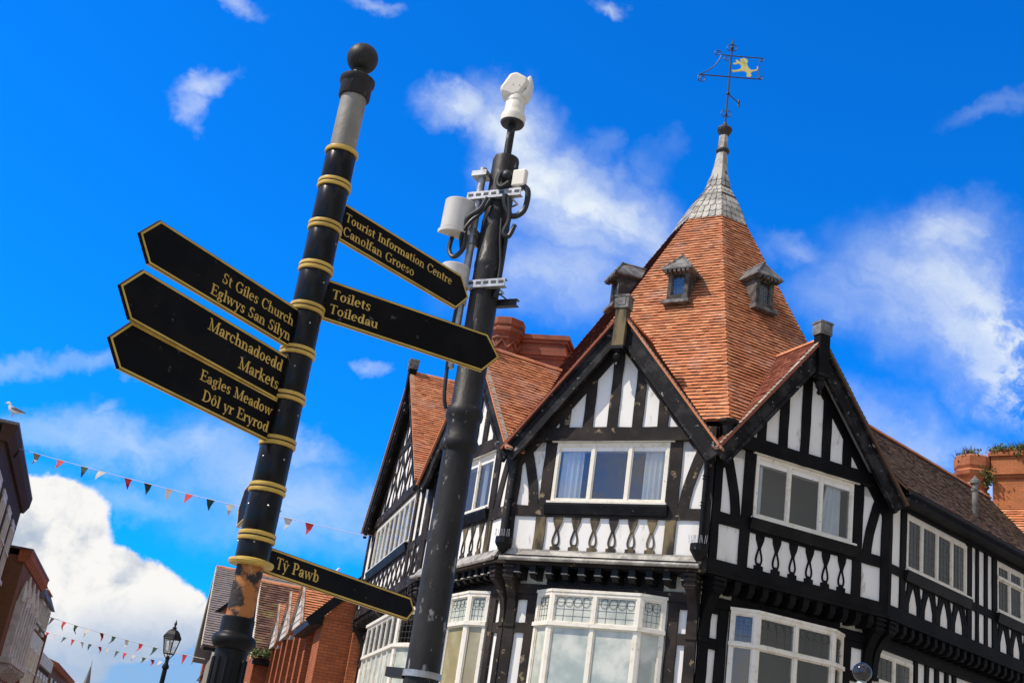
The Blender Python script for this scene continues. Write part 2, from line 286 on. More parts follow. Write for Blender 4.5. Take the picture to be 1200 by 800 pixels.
class MB:
    def __init__(s): s.v = []; s.f = []; s.uv = []; s.t = []
    def poly(s, pts, uv=None, t=0.5):
        i = len(s.v); s.v += [V(p) for p in pts]; s.f.append(list(range(i, i + len(pts)))); s.uv.append(uv); s.t.append(t); return s
    def hexa(s, P, t=0.5):
        i = len(s.v); s.v += [V(p) for p in P]
        for q in ((0, 3, 2, 1), (4, 5, 6, 7), (0, 1, 5, 4), (1, 2, 6, 5), (2, 3, 7, 6), (3, 0, 4, 7)):
            s.f.append([i + k for k in q]); s.uv.append(None); s.t.append(t)
        return s
    def fb(s, F, s0, s1, z0, z1, d0, d1):
        return s.hexa([F.p(s0, z0, d0), F.p(s1, z0, d0), F.p(s1, z0, d1), F.p(s0, z0, d1), F.p(s0, z1, d0), F.p(s1, z1, d0), F.p(s1, z1, d1), F.p(s0, z1, d1)])
    def extr(s, A, B):
        """closed solid between two equal polygons"""
        n = len(A); i = len(s.v); s.v += [V(p) for p in A] + [V(p) for p in B]
        for fc in [list(range(i, i + n))[::-1], list(range(i + n, i + 2 * n))] + [[i + k, i + (k + 1) % n, i + n + (k + 1) % n, i + n + k] for k in range(n)]:
            s.f.append(fc); s.uv.append(None); s.t.append(0.5)
        return s
    def fp(s, F, poly, d0, d1): return s.extr([F.p(x, z, d0) for x, z in poly], [F.p(x, z, d1) for x, z in poly])
    def wb(s, F, s0, s1, z0, z1, d0, d1, j=0.010):
        """a hand-hewn timber: like fb, with slightly wandering edges"""
        rj = random.Random(int((s0 * 31 + z0 * 17 + s1 * 7 + F.a) * 1000)); q = lambda: rj.uniform(-j, j)
        w, h = s1 - s0, z1 - z0; n = max(2, int(max(w, h) / 0.35))
        if w > h: P = [(s0 + w * i / n, z0 + q()) for i in range(n + 1)] + [(s1 - w * i / n, z1 + q()) for i in range(n + 1)]
        else: P = [(s0 + q(), z1 - h * i / n) for i in range(n + 1)] + [(s1 + q(), z0 + h * i / n) for i in range(n + 1)]
        return s.fp(F, P, d0, d1)
    def fd(s, F, prof, s0, s1): return s.extr([F.p(s0, z, d) for d, z in prof], [F.p(s1, z, d) for d, z in prof])
    def bar(s, F, a, b, w, d0, d1):
        dx, dz = b[0] - a[0], b[1] - a[1]; L = math.hypot(dx, dz) or 1; nx, nz = -dz / L * w / 2, dx / L * w / 2
        return s.fp(F, [(a[0] - nx, a[1] - nz), (b[0] - nx, b[1] - nz), (b[0] + nx, b[1] + nz), (a[0] + nx, a[1] + nz)], d0, d1)
    def path(s, F, pts, w, d0, d1):
        """mitred ribbon in the wall plane"""
        L, Rr = [], []
        for i, p in enumerate(pts):
            a = pts[max(0, i - 1)]; b = pts[min(len(pts) - 1, i + 1)]
            dx, dz = b[0] - a[0], b[1] - a[1]; q = math.hypot(dx, dz) or 1
            ww = w[i] if isinstance(w, (list, tuple)) else w
            L.append((p[0] - dz / q * ww / 2, p[1] + dx / q * ww / 2)); Rr.append((p[0] + dz / q * ww / 2, p[1] - dx / q * ww / 2))
        for i in range(len(pts) - 1): s.fp(F, [Rr[i], Rr[i + 1], L[i + 1], L[i]], d0, d1)
        return s
    def tube(s, pts, r, n=8):
        pts = [V(p) for p in pts]; rings = []; up = V((0, 0, 1)); prev = None
        for i, p in enumerate(pts):
            t = (pts[min(len(pts) - 1, i + 1)] - pts[max(0, i - 1)]).normalized()
            if prev is None:
                x = t.cross(up) if abs(t.dot(up)) < 0.95 else t.cross(V((1, 0, 0)))
            else: x = prev - t * prev.dot(t)
            x.normalize(); prev = x; y = t.cross(x)
            rr = r[i] if isinstance(r, (list, tuple)) else r
            i0 = len(s.v); rings.append(i0)
            s.v += [p + x * (rr * math.cos(2 * math.pi * k / n)) + y * (rr * math.sin(2 * math.pi * k / n)) for k in range(n)]
        for a, b in zip(rings[:-1], rings[1:]):
            for k in range(n):
                s.f.append([a + k, a + (k + 1) % n, b + (k + 1) % n, b + k]); s.uv.append(None); s.t.append(0.5)
        for q, a in ((1, rings[0]), (0, rings[-1])):
            fc = [a + k for k in range(n)]; s.f.append(fc[::-1] if q else fc); s.uv.append(None); s.t.append(0.5)
        return s
    def lathe(s, c, prof, n=32, a0=0.0):
        c = V(c); rings = []
        for r, z in prof:
            i0 = len(s.v); rings.append(i0)
            s.v += [c + V((r * math.cos(a0 + 2 * math.pi * k / n), r * math.sin(a0 + 2 * math.pi * k / n), z)) for k in range(n)]
        for a, b in zip(rings[:-1], rings[1:]):
            for k in range(n):
                s.f.append([a + k, a + (k + 1) % n, b + (k + 1) % n, b + k]); s.uv.append(None); s.t.append(0.5)
        s.f.append([rings[0] + k for k in range(n)][::-1]); s.uv.append(None); s.t.append(0.5)
        s.f.append([rings[-1] + k for k in range(n)]); s.uv.append(None); s.t.append(0.5)
        return s
    def ball(s, c, r, n=24, sc_=(1, 1, 1), rot=None):
        c = V(c); m = n // 2; i0 = len(s.v)
        for i in range(m + 1):
            th = math.pi * i / m
            for k in range(n):
                ph = 2 * math.pi * k / n
                q = V((r * sc_[0] * math.sin(th) * math.cos(ph), r * sc_[1] * math.sin(th) * math.sin(ph), r * sc_[2] * math.cos(th)))
                s.v.append(c + (rot @ q if rot else q))
        for i in range(m):
            for k in range(n):
                a = i0 + i * n + k; b = i0 + i * n + (k + 1) % n
                s.f.append([a, a + n, b + n, b]); s.uv.append(None); s.t.append(0.5)
        return s
    def build(s, name, mat, parent=None, label=None, smooth=False, bevel=0.0):
        me = bpy.data.meshes.new(name)
        off = V((0, 0, 0)); q = parent
        while q is not None: off += q.location; q = q.parent
        org = off
        if parent is None and s.v:
            xs = [v.x for v in s.v]; ys = [v.y for v in s.v]; org = V(((min(xs) + max(xs)) / 2, (min(ys) + max(ys)) / 2, min(v.z for v in s.v)))
        me.from_pydata([tuple(v - org) for v in s.v], [], s.f)
        uvl = me.uv_layers.new(name='UVMap')
        for pl in me.polygons:
            uv = s.uv[pl.index]; nrm = pl.normal
            if uv is None:
                if abs(nrm.z) > 0.92: h, k = V((1, 0, 0)), V((0, 1, 0))
                else:
                    h = V((-nrm.y, nrm.x, 0)).normalized(); k = nrm.cross(h)
                uv = [((s.v[i]).dot(h), (s.v[i]).dot(k)) for i in s.f[pl.index]]
            for li, c in zip(pl.loop_indices, uv): uvl.data[li].uv = c
        at = me.attributes.new('tint', 'FLOAT', 'FACE')
        at.data.foreach_set('value', s.t)
        if smooth:
            me.polygons.foreach_set('use_smooth', [True] * len(me.polygons))
            try: me.set_sharp_from_angle(angle=R(40))
            except Exception: pass
        me.materials.append(MATS[mat]); me.update()
        o = bpy.data.objects.new(name, me); COL.objects.link(o)
        if parent is not None: o.parent = parent
        else: o.location = org
        if label: o['label'] = label
        if bevel:
            b = o.modifiers.new('bevel', 'BEVEL'); b.width = bevel; b.segments = 2; b.limit_method = 'ANGLE'; b.angle_limit = R(40)
        return o

def tag(o, label, cat, group=None, kind=None):
    o['label'] = label; o['category'] = cat
    if group: o['group'] = group
    if kind: o['kind'] = kind
    return o
def thing(name, label, cat, loc, group=None):
    o = bpy.data.objects.new(name, None); COL.objects.link(o); o.location = loc; o.empty_display_size = 0.3
    return tag(o, label, cat, group)
def struct(o):
    o['kind'] = 'structure'; return o

def clip(poly, ax, lo, hi):
    def half(P, k, sgn):
        out = []
        for i in range(len(P)):
            a, b = P[i], P[(i + 1) % len(P)]
            da, db = sgn * (a[ax] - k), sgn * (b[ax] - k)
            if da >= 0: out.append(a)
            if (da >= 0) != (db >= 0):
                t = da / (da - db); out.append((a[0] + (b[0] - a[0]) * t, a[1] + (b[1] - a[1]) * t))
        return out
    P = half(poly, lo, 1)
    return half(P, hi, -1) if len(P) > 2 else []

def tiles(mb, pts, course=0.125, width=0.17, th=0.020, under=0.05, rs=None):
    """lapped tiles laid in courses over a planar convex roof slope (each tile stands proud at its lower edge)"""
    rs = rs or random.Random(int(abs(sum(p[0] * 13 + p[1] * 7 + p[2] for p in pts)) * 100))
    P = [V(p) for p in pts]
    n = V((0, 0, 0))
    for i in range(len(P)): n += (P[i] - P[0]).cross(P[(i + 1) % len(P)] - P[0])
    n.normalize()
    if n.z < 0: n = -n
    h = V((-n.y, n.x, 0)).normalized(); k = n.cross(h)
    if k.z < 0: k = -k; h = -h
    O = P[0]; q = [((p - O).dot(h), (p - O).dot(k)) for p in P]
    b0 = min(x[1] for x in q); b1 = max(x[1] for x in q)
    def w(a, b, e): return O + h * a + k * b + n * e
    j = 0; b = b0
    while b < b1 - 1e-4:
        band = clip(q, 1, b, b + course)
        if len(band) > 2:
            a0 = min(x[0] for x in band); a1 = max(x[0] for x in band)
            a = math.floor(a0 / width) * width - (width / 2 if j % 2 else 0)
            rowt = rs.uniform(-0.10, 0.10)
            while a < a1:
                cell = clip(band, 0, a, a + width - 0.003)
                if len(cell) > 2:
                    e0 = th + rs.uniform(-0.006, 0.008); tl = rs.uniform(-0.005, 0.005)
                    f = lambda x: e0 * (1 - (x[1] - b) / course) + tl * ((x[0] - a) / width) + 0.002
                    t = min(1, max(0.1, rs.gauss(0.52, 0.15) + rowt))
                    mb.poly([w(x[0], x[1], f(x)) for x in cell], None, t)
                    m = len(cell)
                    for i in range(m):
                        x, y = cell[i], cell[(i + 1) % m]
                        if abs(x[1] - b) < 1e-5 and abs(y[1] - b) < 1e-5:
                            mb.poly([w(x[0], x[1], -0.004), w(y[0], y[1], -0.004), w(y[0], y[1], f(y)), w(x[0], x[1], f(x))], None, 0.0)  # butt edge coloured dark: dirt plus the shadow line under each course
                a += width
        b += course; j += 1
    if under:
        mb.poly([p - n * 0.004 for p in P]); A = [p - n * 0.006 for p in P]; B = [p - n * under for p in P]; mb.extr(A, B)
    return mb

def ridge(a, b, name, mat, parent, r=0.09, step=0.33):
    mb = MB(); a = V(a); b = V(b); L = (b - a).length; d = (b - a) / L; x = V((d.y, -d.x, 0)).normalized(); m = max(1, int(L / step))
    for i in range(m):
        p0 = a + d * (L * i / m); p1 = a + d * (L * (i + 1) / m + 0.01); rr = r * (1.0 if i % 2 else 1.06)
        pr = [(-1.15, -0.75), (-0.8, 0.05), (0, 0.5), (0.8, 0.05), (1.15, -0.75)]
        mb.extr([p0 + x * (rr * u) + V((0, 0, rr * v)) for u, v in pr], [p1 + x * (rr * u) + V((0, 0, rr * v)) for u, v in pr])
        for i_ in range(len(mb.t) - 7, len(mb.t)): mb.t[i_] = random.uniform(0.35, 0.85)
    return mb.build(name, mat, parent)

# ------------------------------------------------------------------ ground
def sheet(name, pts, z, mat):
    return struct(MB().extr([V((x, y, z - 0.05)) for x, y in pts], [V((x, y, z)) for x, y in pts]).build(name, mat))
sheet('ground', [(-600, -300), (600, -300), (600, 900), (-600, 900)], -0.15, 'paving')
def strip(a, o0, o1, s0, s1):
    u, n = az(a), az(a + 90)
    return [tuple((u * s + n * o)[:2]) for s, o in ((s0, o0), (s0, o1), (s1, o1), (s1, o0))]
sheet('road', strip(-13.3, -5.2, -1.6, -60, 260), -0.095, 'asphalt')
sheet('pavement', strip(-13.3, -14.0, -5.2, -60, 260), 0.0, 'paving')
sheet('pavement', strip(-13.3, -1.6, 60.0, -60, 260), 0.0, 'paving')

# ------------------------------------------------------------------ the timber-framed corner building
AB = V((4.826, 25.548, 0)); AP = V((0.5275, 27.960, 0)); BC = V((9.387, 27.535, 0)); PLc = V((-1.546, 32.510, 0))
AXIS = V((5.33, 31.1, 0))
FA = Fr(AP, 119.3); FB = Fr(AB, 66.46); FC = Fr(BC, 48.16); FP = Fr(PLc, 155.5)
LEND = PLc + az(-13.3) * 10.2
FL = Fr(LEND, 166.7)
WA, WB, WP, WL, WC = 4.93, 4.97, 5.0, 10.2, 14.0
H = thing('timber_framed_building', 'black and white timber framed corner building with a pointed orange tiled turret roof', 'building', (5.0, 30.0, 0))

def wall(F, W, z0, z1, ops, d0, d1, mat='plaster', par=H, lo=0.0):
    """wall slab with rectangular openings (s0, s1, z0, z1)"""
    xs = sorted({lo, W} | {x for o in ops for x in o[:2]}); zs = sorted({z0, z1} | {z for o in ops for z in o[2:]})
    mb = MB()
    for x0, x1 in zip(xs[:-1], xs[1:]):
        run = None
        for a, b in zip(zs[:-1], zs[1:]):
            cx, cz = (x0 + x1) / 2, (a + b) / 2
            if any(o[0] < cx < o[1] and o[2] < cz < o[3] for o in ops):
                if run: mb.fb(F, x0, x1, run[0], run[1], d0, d1); run = None
            else: run = (run[0], b) if run else (a, b)
        if run: mb.fb(F, x0, x1, run[0], run[1], d0, d1)
    return mb.build('wall', mat, par)

def curtain_mesh(mb, F, s0, s1, z0, z1, d, folds=5, spread=0.0):
    n = folds * 6; top = []; bot = []
    for i in range(n + 1):
        t = i / n; dd = d + 0.03 * math.sin(t * folds * 2 * math.pi)
        top.append(F.p(s0 + (s1 - s0) * t, z1, dd)); bot.append(F.p(s0 + (s1 - s0) * t + spread * (1 - t), z0, dd))
    for i in range(n): mb.poly([bot[i], bot[i + 1], top[i + 1], top[i]])

def panes(F, xs, zs, glass, frame, d, thick=0.07, bw=0.05, mw=0.075, lead=None, leadmb=None, gl=None):
    """a frame with mullions at xs and rails at zs; glass quads set inside"""
    x0, x1, z0, z1 = xs[0], xs[-1], zs[0], zs[-1]
    dz0, dz1 = d - thick, d
    frame.fb(F, x0, x1, z1 - bw * 1.3, z1, dz0, dz1); frame.fb(F, x0, x1, z0, z0 + bw * 1.3, dz0, dz1)
    frame.fb(F, x0, x0 + bw * 1.5, z0 + bw * 1.3, z1 - bw * 1.3, dz0, dz1); frame.fb(F, x1 - bw * 1.5, x1, z0 + bw * 1.3, z1 - bw * 1.3, dz0, dz1)
    for x in xs[1:-1]: frame.fb(F, x - mw / 2, x + mw / 2, z0 + bw * 1.3, z1 - bw * 1.3, dz0, dz1)
    for z in zs[1:-1]: frame.fb(F, x0 - 0.015, x1 + 0.015, z - mw / 2, z + mw / 2, dz0 + 0.003, dz1 + 0.045)
    for i in range(len(xs) - 1):
        for j in range(len(zs) - 1):
            a, b, c, e = xs[i], xs[i + 1], zs[j], zs[j + 1]
            # an inner casement bead
            q = 0.028
            la = a + (bw * 1.5 if i == 0 else mw / 2); lb = b - (bw * 1.5 if i == len(xs) - 2 else mw / 2)
            lc = c + (bw * 1.3 if j == 0 else mw / 2); le = e - (bw * 1.3 if j == len(zs) - 2 else mw / 2)
            for (u0, u1, v0, v1) in ((la, lb, le - q, le), (la, lb, lc, lc + q), (la, la + q, lc + q, le - q), (lb - q, lb, lc + q, le - q)):
                frame.fb(F, u0, u1, v0, v1, dz0 + 0.012, dz1 - 0.022)
            (gl(i, j) if gl else glass).poly([F.p(la, lc, d - 0.05), F.p(lb, lc, d - 0.05), F.p(lb, le, d - 0.05), F.p(la, le, d - 0.05)])
            if lead and leadmb is not None:
                lx, lz = lead(i, j)
                for k in range(1, lx):
                    x = la + (lb - la) * k / lx; leadmb.fb(F, x - 0.0035, x + 0.0035, lc, le, d - 0.049, d - 0.043)
                for k in range(1, lz):
                    z = lc + (le - lc) * k / lz; leadmb.fb(F, la, lb, z - 0.0035, z + 0.0035, d - 0.0485, d - 0.0435)

def interior(F, s0, s1, z0, z1, d, par, depth=1.3):
    """the room seen through a window: back wall, ceiling and side walls"""
    mb = MB(); mb.fb(F, s0 - 0.5, s1 + 0.5, z0 - 0.9, z1 + 0.35, d - depth - 0.05, d - depth)
    mb.fb(F, s0 - 0.5, s1 + 0.5, z1 + 0.25, z1 + 0.30, d - depth, d - 0.16)
    mb.fb(F, s0 - 0.5, s0 - 0.45, z0 - 0.9, z1 + 0.25, d - depth, d - 0.16); mb.fb(F, s1 + 0.45, s1 + 0.5, z0 - 0.9, z1 + 0.25, d - depth, d - 0.16)
    mb.fb(F, s0 - 0.5, s1 + 0.5, z0 - 0.95, z0 - 0.9, d - depth, d - 0.16)
    return mb.build('room', 'room', par)

def casement(F, xs, zs, d=0.04, curtains=(), lead=None, sill=True, glassm='glass', name='window', par=H, fmat='white_paint', rooms=True, frontmat='black_trim'):
    fr, gm, lm = MB(), MB(), MB()
    panes(F, xs, zs, gm, fr, d, lead=lead, leadmb=lm)
    w = fr.build(name, fmat, par)
    gm.build('pane', glassm, w)
    if lm.v: lm.build('glazing_bars', 'leading', w)
    for c in curtains:
        cm = MB(); curtain_mesh(cm, F, c[0], c[1], zs[0] + 0.03, zs[-1] - 0.04, d - 0.16, c[2] if len(c) > 2 else 4, c[3] if len(c) > 3 else 0.0); cm.build('curtain', 'curtain', w)
    if sill:
        MB().fb(F, xs[0] - 0.06, xs[-1] + 0.06, zs[0] - 0.05, zs[0], -0.03, d + 0.10).build('sill', 'white_paint', w)
        MB().fd(F, [(0.0, zs[0] - 0.32), (0.10, zs[0] - 0.30), (d + 0.12, zs[0] - 0.10), (d + 0.12, zs[0] - 0.052), (0.0, zs[0] - 0.052)], xs[0] - 0.10, xs[-1] + 0.10).build('sill_board', frontmat, w)
    if rooms: interior(F, xs[0], xs[-1], zs[0], zs[-1], d - 0.05, w)
    return w

def curve(a, b, c, n=9):
    return [((1 - t) ** 2 * a[0] + 2 * t * (1 - t) * b[0] + t * t * c[0], (1 - t) ** 2 * a[1] + 2 * t * (1 - t) * b[1] + t * t * c[1]) for t in [i / n for i in range(n + 1)]]

def baluster(F, x, z0, z1, mat):
    mb = MB(); h = z1 - z0; d0, d1 = -0.01, 0.035
    zz = lambda f: z0 + h * f
    mb.fp(F, [(x - 0.115, zz(1)), (x - 0.105, zz(0.86)), (x - 0.045, zz(0.66)), (x - 0.03, zz(0.60)), (x + 0.03, zz(0.60)), (x + 0.045, zz(0.66)), (x + 0.105, zz(0.86)), (x + 0.115, zz(1))][::-1], d0, d1)
    for sg in (-1, 1):
        mb.path(F, [(x + sg * a, zz(f)) for a, f in ((0.015, 0.63), (0.04, 0.52), (0.068, 0.40), (0.08, 0.30), (0.07, 0.22), (0.05, 0.18))], 0.035, d0, d1 - 0.003 * (sg + 2))
    mb.fp(F, [(x - 0.055, zz(0.20)), (x - 0.06, zz(0.13)), (x - 0.115, zz(0.12)), (x - 0.115, zz(0)), (x + 0.115, zz(0)), (x + 0.115, zz(0.12)), (x + 0.06, zz(0.13)), (x + 0.055, zz(0.20))], d0, d1 + 0.003)
    return mb.build('baluster', mat, H)

EAVE = 9.95
def gable(F, sc_, half, z_foot, z_apex, d=0.32, beam_z=10.2, half_wall=None, studs=(), tm='timber', par=H, skip_left=False):
    """bargeboards, apex post, pendant, plaster triangle and its studs"""
    gp = MB().fp(F, [(sc_ - half * 0.97, z_foot - 0.05), (sc_ + half * 0.97, z_foot - 0.05), (sc_, z_apex - 0.22)], -0.15, 0.0).build('gable', 'plaster', par)
    rise = z_apex - z_foot; L = math.hypot(half, rise); ux, uz = half / L, rise / L
    bw = 0.40
    for sg in (-1, 1):
        foot = (sc_ + sg * (half + 0.10), z_foot - 0.13); top = (sc_, z_apex - 0.0)
        nx, nz = sg * uz, ux   # outward normal of the rake
        def o(p, k): return (p[0] - nx * k, p[1] - nz * k)
        a0, a1 = foot, top
        # vertical cut at the apex
        pb = [a0, a1, (sc_, z_apex - bw / ux * 1.0), o(a0, bw)]
        mb = MB().fp(F, pb if sg < 0 else pb[::-1], d - 0.07, d)
        q0, q1 = o(a0, bw * 0.80), (sc_, z_apex - bw * 0.80 / ux)
        r0, r1 = o(a0, bw), (sc_, z_apex - bw / ux)
        pm_ = [q0, q1, r1, r0]; mb.fp(F, pm_ if sg < 0 else pm_[::-1], d + 0.002, d + 0.035)
        q0, q1 = o(a0, 0.0), (sc_, z_apex); r0, r1 = o(a0, 0.07), (sc_, z_apex - 0.07 / ux)
        pm_ = [q0, q1, r1, r0]; mb.fp(F, pm_ if sg < 0 else pm_[::-1], d + 0.002, d + 0.04)
        mb.build('bargeboard', 'bargeboard', gp)
        vp = [o(a0, -0.055), (sc_, z_apex + 0.055 / ux), (sc_, z_apex + 0.004), o(a0, -0.004)]
        MB().fp(F, vp if sg < 0 else vp[::-1], d - 0.04, d + 0.085).build('verge', 'stone', gp)
        # soffit behind the board and the rafter lying on the wall
        sp = [o(a0, 0.03), (sc_, z_apex - 0.03 / ux), (sc_, z_apex - 0.09 / ux), o(a0, 0.09)]
        MB().fp(F, sp if sg < 0 else sp[::-1], 0.0, d - 0.071).build('soffit', 'black_trim', gp)
        rp = [o(a0, 0.28), (sc_, z_apex - 0.28 / ux), (sc_, z_apex - 0.50 / ux), o(a0, 0.50)]
        MB().fp(F, rp if sg < 0 else rp[::-1], 0.0, 0.05).build('rafter', tm, gp)
    # studs
    for x, w in studs:
        zt = z_apex - abs(x - sc_) * rise / half - 0.40 / ux
        if zt > beam_z + 0.1: MB().wb(F, x - w / 2, x + w / 2, beam_z, zt, 0.0, 0.042).build('stud', tm, gp)
    # apex post with a capped head and a carved drop below
    pw = 0.145
    MB().fb(F, sc_ - pw, sc_ + pw, z_apex - 0.85, z_apex + 0.12, d - 0.10, d + 0.14).build('apex_post', 'worn_timber' if tm == 'timber' and F is FA else 'black_timber', gp)
    cp = MB().fb(F, sc_ - pw - 0.03, sc_ + pw + 0.03, z_apex + 0.12, z_apex + 0.46, d - 0.13, d + 0.17)
    cp.fb(F, sc_ - pw + 0.05, sc_ + pw - 0.05, z_apex + 0.19, z_apex + 0.38, d + 0.171, d + 0.185)
    cp.fb(F, sc_ - pw - 0.05, sc_ + pw + 0.05, z_apex + 0.40, z_apex + 0.44, d - 0.15, d + 0.19)
    cp.build('post_cap', 'dark_lead', gp)
    dr = MB(); c = F.p(sc_, 0, d + 0.02)
    dr.fb(F, sc_ - pw - 0.02, sc_ + pw + 0.02, z_apex - 0.93, z_apex - 0.85, d - 0.12, d + 0.16)
    dr.lathe(c, [(0.03, z_apex - 1.36), (0.07, z_apex - 1.31), (0.045, z_apex - 1.24), (0.10, z_apex - 1.16), (0.12, z_apex - 1.08), (0.07, z_apex - 1.0), (0.11, z_apex - 0.96), (0.11, z_apex - 0.93)], 10)
    dr.build('pendant', 'black_trim', gp)
    return gp

def jetty(F, W, tm='timber', d=0.0, back=-0.40, z=7.0, led=False, ins=(0.0, 0.0)):
    lo, hi = ins[0], W - ins[1]
    mb = MB().fb(F, -0.02, W + 0.02, z, z + 0.27, -0.05, d + 0.055)
    mb.fb(F, -0.03, W + 0.03, z - 0.07, z - 0.002, -0.05, d + 0.10)
    mb.build('jetty_beam', tm, H)
    if led:
        m2 = MB().fd(F, [(0.02, z + 0.30), (0.13, z + 0.14), (0.16, z + 0.10), (0.058, z + 0.10), (0.058, z + 0.275), (0.02, z + 0.275)], 0.1, W - 0.1); m2.build('lead_flashing', 'lead', H)
    MB().fb(F, lo, hi, z - 0.50, z - 0.07, back - 0.2, back).build('wall', 'cream_paint' if W < 6 else 'black_trim', H)
    MB().fb(F, lo, hi, z - 0.66, z - 0.44, back + 0.002, back + 0.10).build('wall_plate', tm, H)
    MB().fb(F, 0.0, W, z - 0.10, z - 0.072, back, -0.05).build('jetty_soffit', 'black_trim', H)
    m = int((W - 0.5) / 0.37); st = (W - 0.9) / max(1, m - 1)
    for i in range(m):
        x = 0.45 + i * st
        j = MB(); j.fd(F, [(back, z - 0.36), (-0.05, z - 0.36), (0.05, z - 0.25), (0.05, z - 0.073), (back, z - 0.073)], x - 0.075, x + 0.075)
        jo = j.build('joist', 'black_trim' if led else tm, H)
        if led: MB().fb(F, x - 0.078, x + 0.078, z - 0.262, z - 0.238, -0.06, 0.066).build('joist_cap', 'lead', jo)
        if 1 < i < m - 2 and W < 6: MB().fb(F, x - 0.20, x + 0.20, z - 0.42, z - 0.103, back + 0.003, back + 0.05).build('infill_panel', 'black_trim', H)

def console(F, x, tm='timber', z=7.0, back=-0.42):
    mb = MB()
    mb.fd(F, [(back, z - 1.35), (back + 0.09, z - 1.35), (back + 0.11, z - 1.05), (back + 0.16, z - 0.80), (back + 0.27, z - 0.60), (-0.03, z - 0.46), (0.05, z - 0.42), (0.05, z - 0.08), (back, z - 0.08)], x - 0.11, x + 0.11)
    for k, q in enumerate((0.10, 0.21, 0.32)):
        mb.fb(F, x - 0.135, x + 0.135, z - q - 0.055, z - q, back, 0.10 - 0.015 * k)
    mb.fb(F, x - 0.13, x + 0.13, z - 1.43, z - 1.35, back, back + 0.12)
    mb.build('bracket', tm, H)

def bay_window(F, s0, s1, z0, zt, z1, glass=('frosted_glass', 'frosted_glass'), back=-0.38, cant=0.50, front=0.02, rooms=False, leaded=True):
    """bay with canted side lights; lights divided by a transom, leaded above"""
    fr, lm = MB(), MB(); gms = {}
    def gl(i, j):
        k = 'clear' if (j == 1 and leaded) else 'low'
        return gms.setdefault(k, MB())
    pts = [(s0, back + 0.10), (s0 + cant, front), (s1 - cant, front), (s1, back + 0.10)]
    for k in range(3):
        (a, da), (b, db) = pts[k], pts[k + 1]
        A, B = F.p(a, 0, da), F.p(b, 0, db); e = B - A; ang = math.degrees(math.atan2(e.x, e.y)); f = Fr(A, ang); L = e.length
        n = 2 if k == 1 else 1
        panes(f, [L * i / n for i in range(n + 1)], [z0, zt, z1], None, fr, 0.0, thick=0.10, bw=0.055, mw=0.085, gl=gl,
              lead=(lambda i, j: (4, 4) if j == 1 else (1, 1)) if leaded else None, leadmb=lm)
        if leaded:
            for i in range(n):   # scroll work in the head of each top light
                w = L / n; x0 = i * w + 0.12; x1 = (i + 1) * w - 0.12; m = max(2, int((x1 - x0) / 0.17)); st = (x1 - x0) / m
                for q in range(m):
                    cx = x0 + st * (q + 0.5)
                    lm.path(f, [(cx + st * 0.46 * math.cos(t), z1 - 0.21 + 0.10 * math.sin(t)) for t in [math.pi * r / 8 for r in range(17)]], 0.009, -0.042, -0.036)
        fr.fb(f, -0.02, L + 0.02, z1, z1 + 0.06, -0.12, 0.018)
        fr.fb(f, -0.03, L + 0.03, z0 - 0.14, z0, -0.10, 0.07)
    w = fr.build('bay_window', 'white_paint', H)
    if 'clear' in gms: gms['clear'].build('pane', glass[0], w)
    if 'low' in gms: gms['low'].build('pane', glass[1], w)
    if lm.v: lm.build('glazing_bars', 'leading', w)
    base = [F.p(x, 0, d) for x, d in pts]
    MB().extr([p + V((0, 0, z0 - 0.75)) for p in base], [p + V((0, 0, z0 - 0.141)) for p in base]).build('bay_apron', 'timber', w)
    if rooms: interior(F, s0 + 0.1, s1 - 0.1, z0, z1, back, w, 1.6)
    return w

